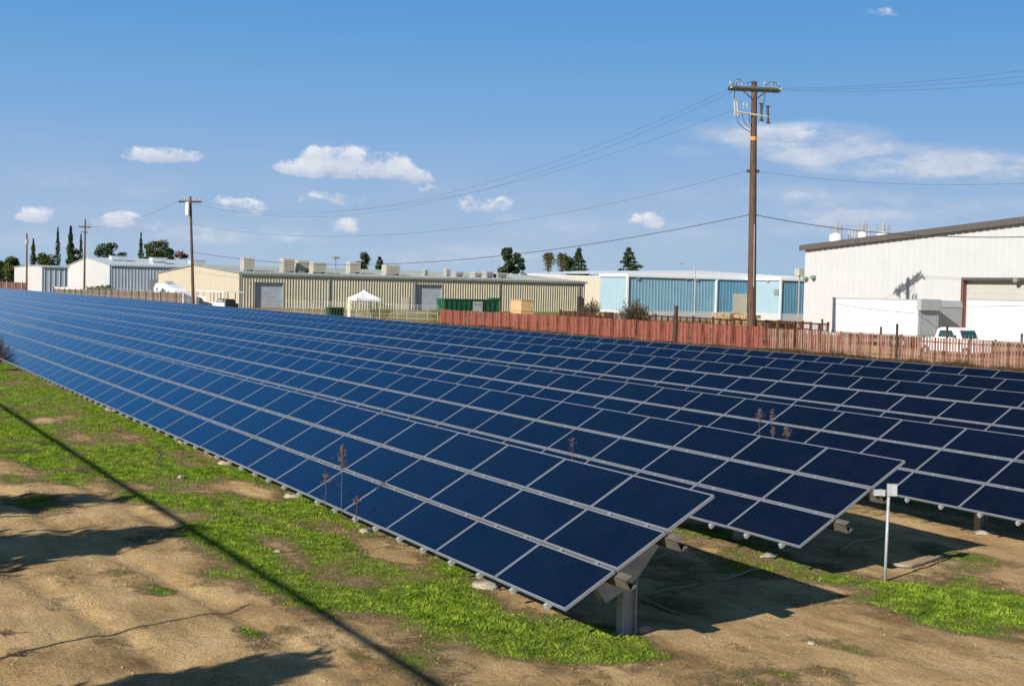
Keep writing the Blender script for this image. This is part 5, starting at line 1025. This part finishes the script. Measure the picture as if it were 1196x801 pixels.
stalk(400, 519, -.12, 'tallest brown dry stalk against the front row, with a thick head', .34, .05, .03, n=420); stalk(381, 553, -.14, 'shorter dry stalk left of the tallest one with a drooping head', .14, .05, -.05, n=160); stalk(417, 581, -.1, 'little dry tuft right of the two tall stalks at the front row', .06, .03, 0, n=200)
stalk(887.5, 478, 7.3, 'leftmost of the four dry stalks between second and third row', .22, .05, .02); stalk(902, 478, 7.35, 'thin dry stalk, second of the four between second and third row', .2, .035, .02, n=120); stalk(903.5, 498, 6.95, 'short dry stalk below the thin one', .12, .03, .02, n=120); stalk(919.5, 497, 6.95, 'rightmost reddish dry stalk of the four', .18, .045, .03)
stalk(597, 448, 12.1, 'short dry stalk between third and fourth row, right one', .2, .06, .02); stalk(589, 452, 12.0, 'short dry stalk left of its neighbour between third and fourth row', .16, .05, .02, n=150); stalk(565, 427, 17.3, 'faint dry stalk farther back between the middle rows', .25, .05, .02); stalk(540, 491, 7.2, 'tiny dry tip over the second row', .1, .04, .02, n=90); stalk(669, 512, 2.5, 'tiny dry tip just above the front row edge', .1, .04, .02, n=80); stalk(340, 446, 7.2, 'dry stalk between first and second row, left of the middle', .2, .06, .02); stalk(281.5, 371, 32.2, 'dry stalk rising at the rearmost row before the roller door', .8, .12, .02)
stalk(182, 514, -.9, 'thin upright dry weed standing in the grass by the front row', .5, .05, .08, n=70); stalk(188, 522, -.8, 'second thin dry weed right beside the first in the grass', .4, .05, -.08, n=200); stalk(213, 522, -.4, 'short thin dry weed at the row edge', .3, .03, 0, n=200)
# brownish brambles creeping over the lower edge of the far rows
for k, (u, v, Y, w_, lb) in enumerate(((66, 357, 17.5, 2.4, 'dark weed clump poking over a far row, largest of three'), (86, 353, 22.5, 1.5, 'small dark weed clump right of the largest one on the far rows'), (65, 377, 7.2, .7, 'olive weed clump on a far row nearer the viewer'), (8, 341, 27.5, 2.2, 'faint weed clump on the farthest rows at the left'), (165, 349, 32.3, .9, 'weed tip poking over the rearmost row'))):
    t = on_y(u, v, Y); P = Vector((t.x, Y, gz(t.x, Y))); bare_bush(P, t.z-P.z+.2, w_*.5, lb, 60, 'weed clumps on the far rows', name='weed_clump', fuzz=900, tw=.02)
# weeds along the foot of the red fence
def fence_weeds():
    rr = random.Random(9); pts = []; hts = []; xa, xb = on_y(520, 350, FY).x, on_y(1330, 350, FY).x; xo = on_y(890, 350, FY).x
    for _ in range(26000):
        x = rr.uniform(xa, xb); g = nz2(x, 0, .5, 3)+(.25 if x > xo else -.1)
        if g > 0 or rr.random() < .3: pts.append((x, FY-.15-abs(rr.gauss(0, 1.6)), gz(x, FY))); hts.append(rr.uniform(.08, .25)+max(0, g)*rr.random()*.75)
    o = blades('fence_weeds', pts, hts, leaf_mat('rusty_weeds', (.10, .04, .018), (.16, .10, .04), (.06, .05, .02), .1, 1), .07, .7); o['kind'] = 'stuff'
fence_weeds()
# trees behind the viewer: only their shadows reach the picture
def pebbles():
    rr = random.Random(12); V = []; Q = []; base = np.array([(1, 0, 0), (0, 1, 0), (-1, 0, 0), (0, -1, 0), (0, 0, 1), (0, 0, -1)], float); F_ = np.array([(0, 1, 4), (1, 2, 4), (2, 3, 4), (3, 0, 4), (1, 0, 5), (2, 1, 5), (3, 2, 5), (0, 3, 5)]); k = 0
    while k < 9000:
        x = rr.uniform(-14, 3); y = rr.uniform(-6, 9); 
        if grass_amt(x, y) > .05 and rr.random() < .8: continue
        r_ = .004+.02*rr.random()**5; a = rr.uniform(0, 6.28); R_ = np.array([[cos(a), -sin(a), 0], [sin(a), cos(a), 0], [0, 0, 1]]); sc = np.array([rr.uniform(.7, 1.5), rr.uniform(.6, 1.2), rr.uniform(.4, .9)])*r_
        V.append((base*sc*RNG.uniform(.7, 1.2, (6, 1))) @ R_.T+np.array([x, y, gz(x, y)+hbump(x, y)])); Q.append(F_+6*k); k += 1
    m = mat('earth_clods', (.38, .29, .18), .95, 0, .1, .35, 9); o = bpy.data.objects.new('pebbles', numpy_mesh('pebbles', np.concatenate(V), 3, np.concatenate(Q), [m])); col.objects.link(o); o['kind'] = 'stuff'
pebbles()
def shade_tree(tipx, tipy, H, W_, label, n=5200):
    k = cos(SEL)/sin(SEL); b = Vector((tipx-sin(SAZ)*k*H, tipy-cos(SAZ)*k*H, 0)); b.z = gz(b.x, b.y); tree(int(abs(tipx*10)), H, W_, 'open' if W_ < 1.6 else 'round', 20, label, n, base=b, group='trees left of the viewer')
shade_tree(-8.7, -2.3, 5.6, 2.2, 'leafy tree left of the viewer throwing the middle shadow'); shade_tree(-12.6, -2.1, 6.0, 2.0, 'leafy tree farther left throwing the upper shadow'); shade_tree(-1.2, -1.75, 5.2, 1.35, 'leafy tree beside the viewer throwing the bottom shadow')
def sapling():
    k = cos(SEL)/sin(SEL); H = 4.6; b = Vector((-3.35-sin(SAZ)*k*H, -2.45-cos(SAZ)*k*H, 0)); b.z = gz(b.x, b.y); T = thing('bare_sapling', 'thin leafless sapling left of the viewer throwing a thread of shadow', 'sapling', b); q = MB(); rr = random.Random(1)
    pts = [b+Vector((rr.gauss(0, .03)+.3*math.sin(i*.35)*.3, rr.gauss(0, .03), H*i/12)) for i in range(13)]; q.tube(pts, [.06-.003*i for i in range(13)], 6); q.build('trunk', M_bark, T)
sapling()
for o in bpy.data.objects:
    if '_o' in o: del o['_o']
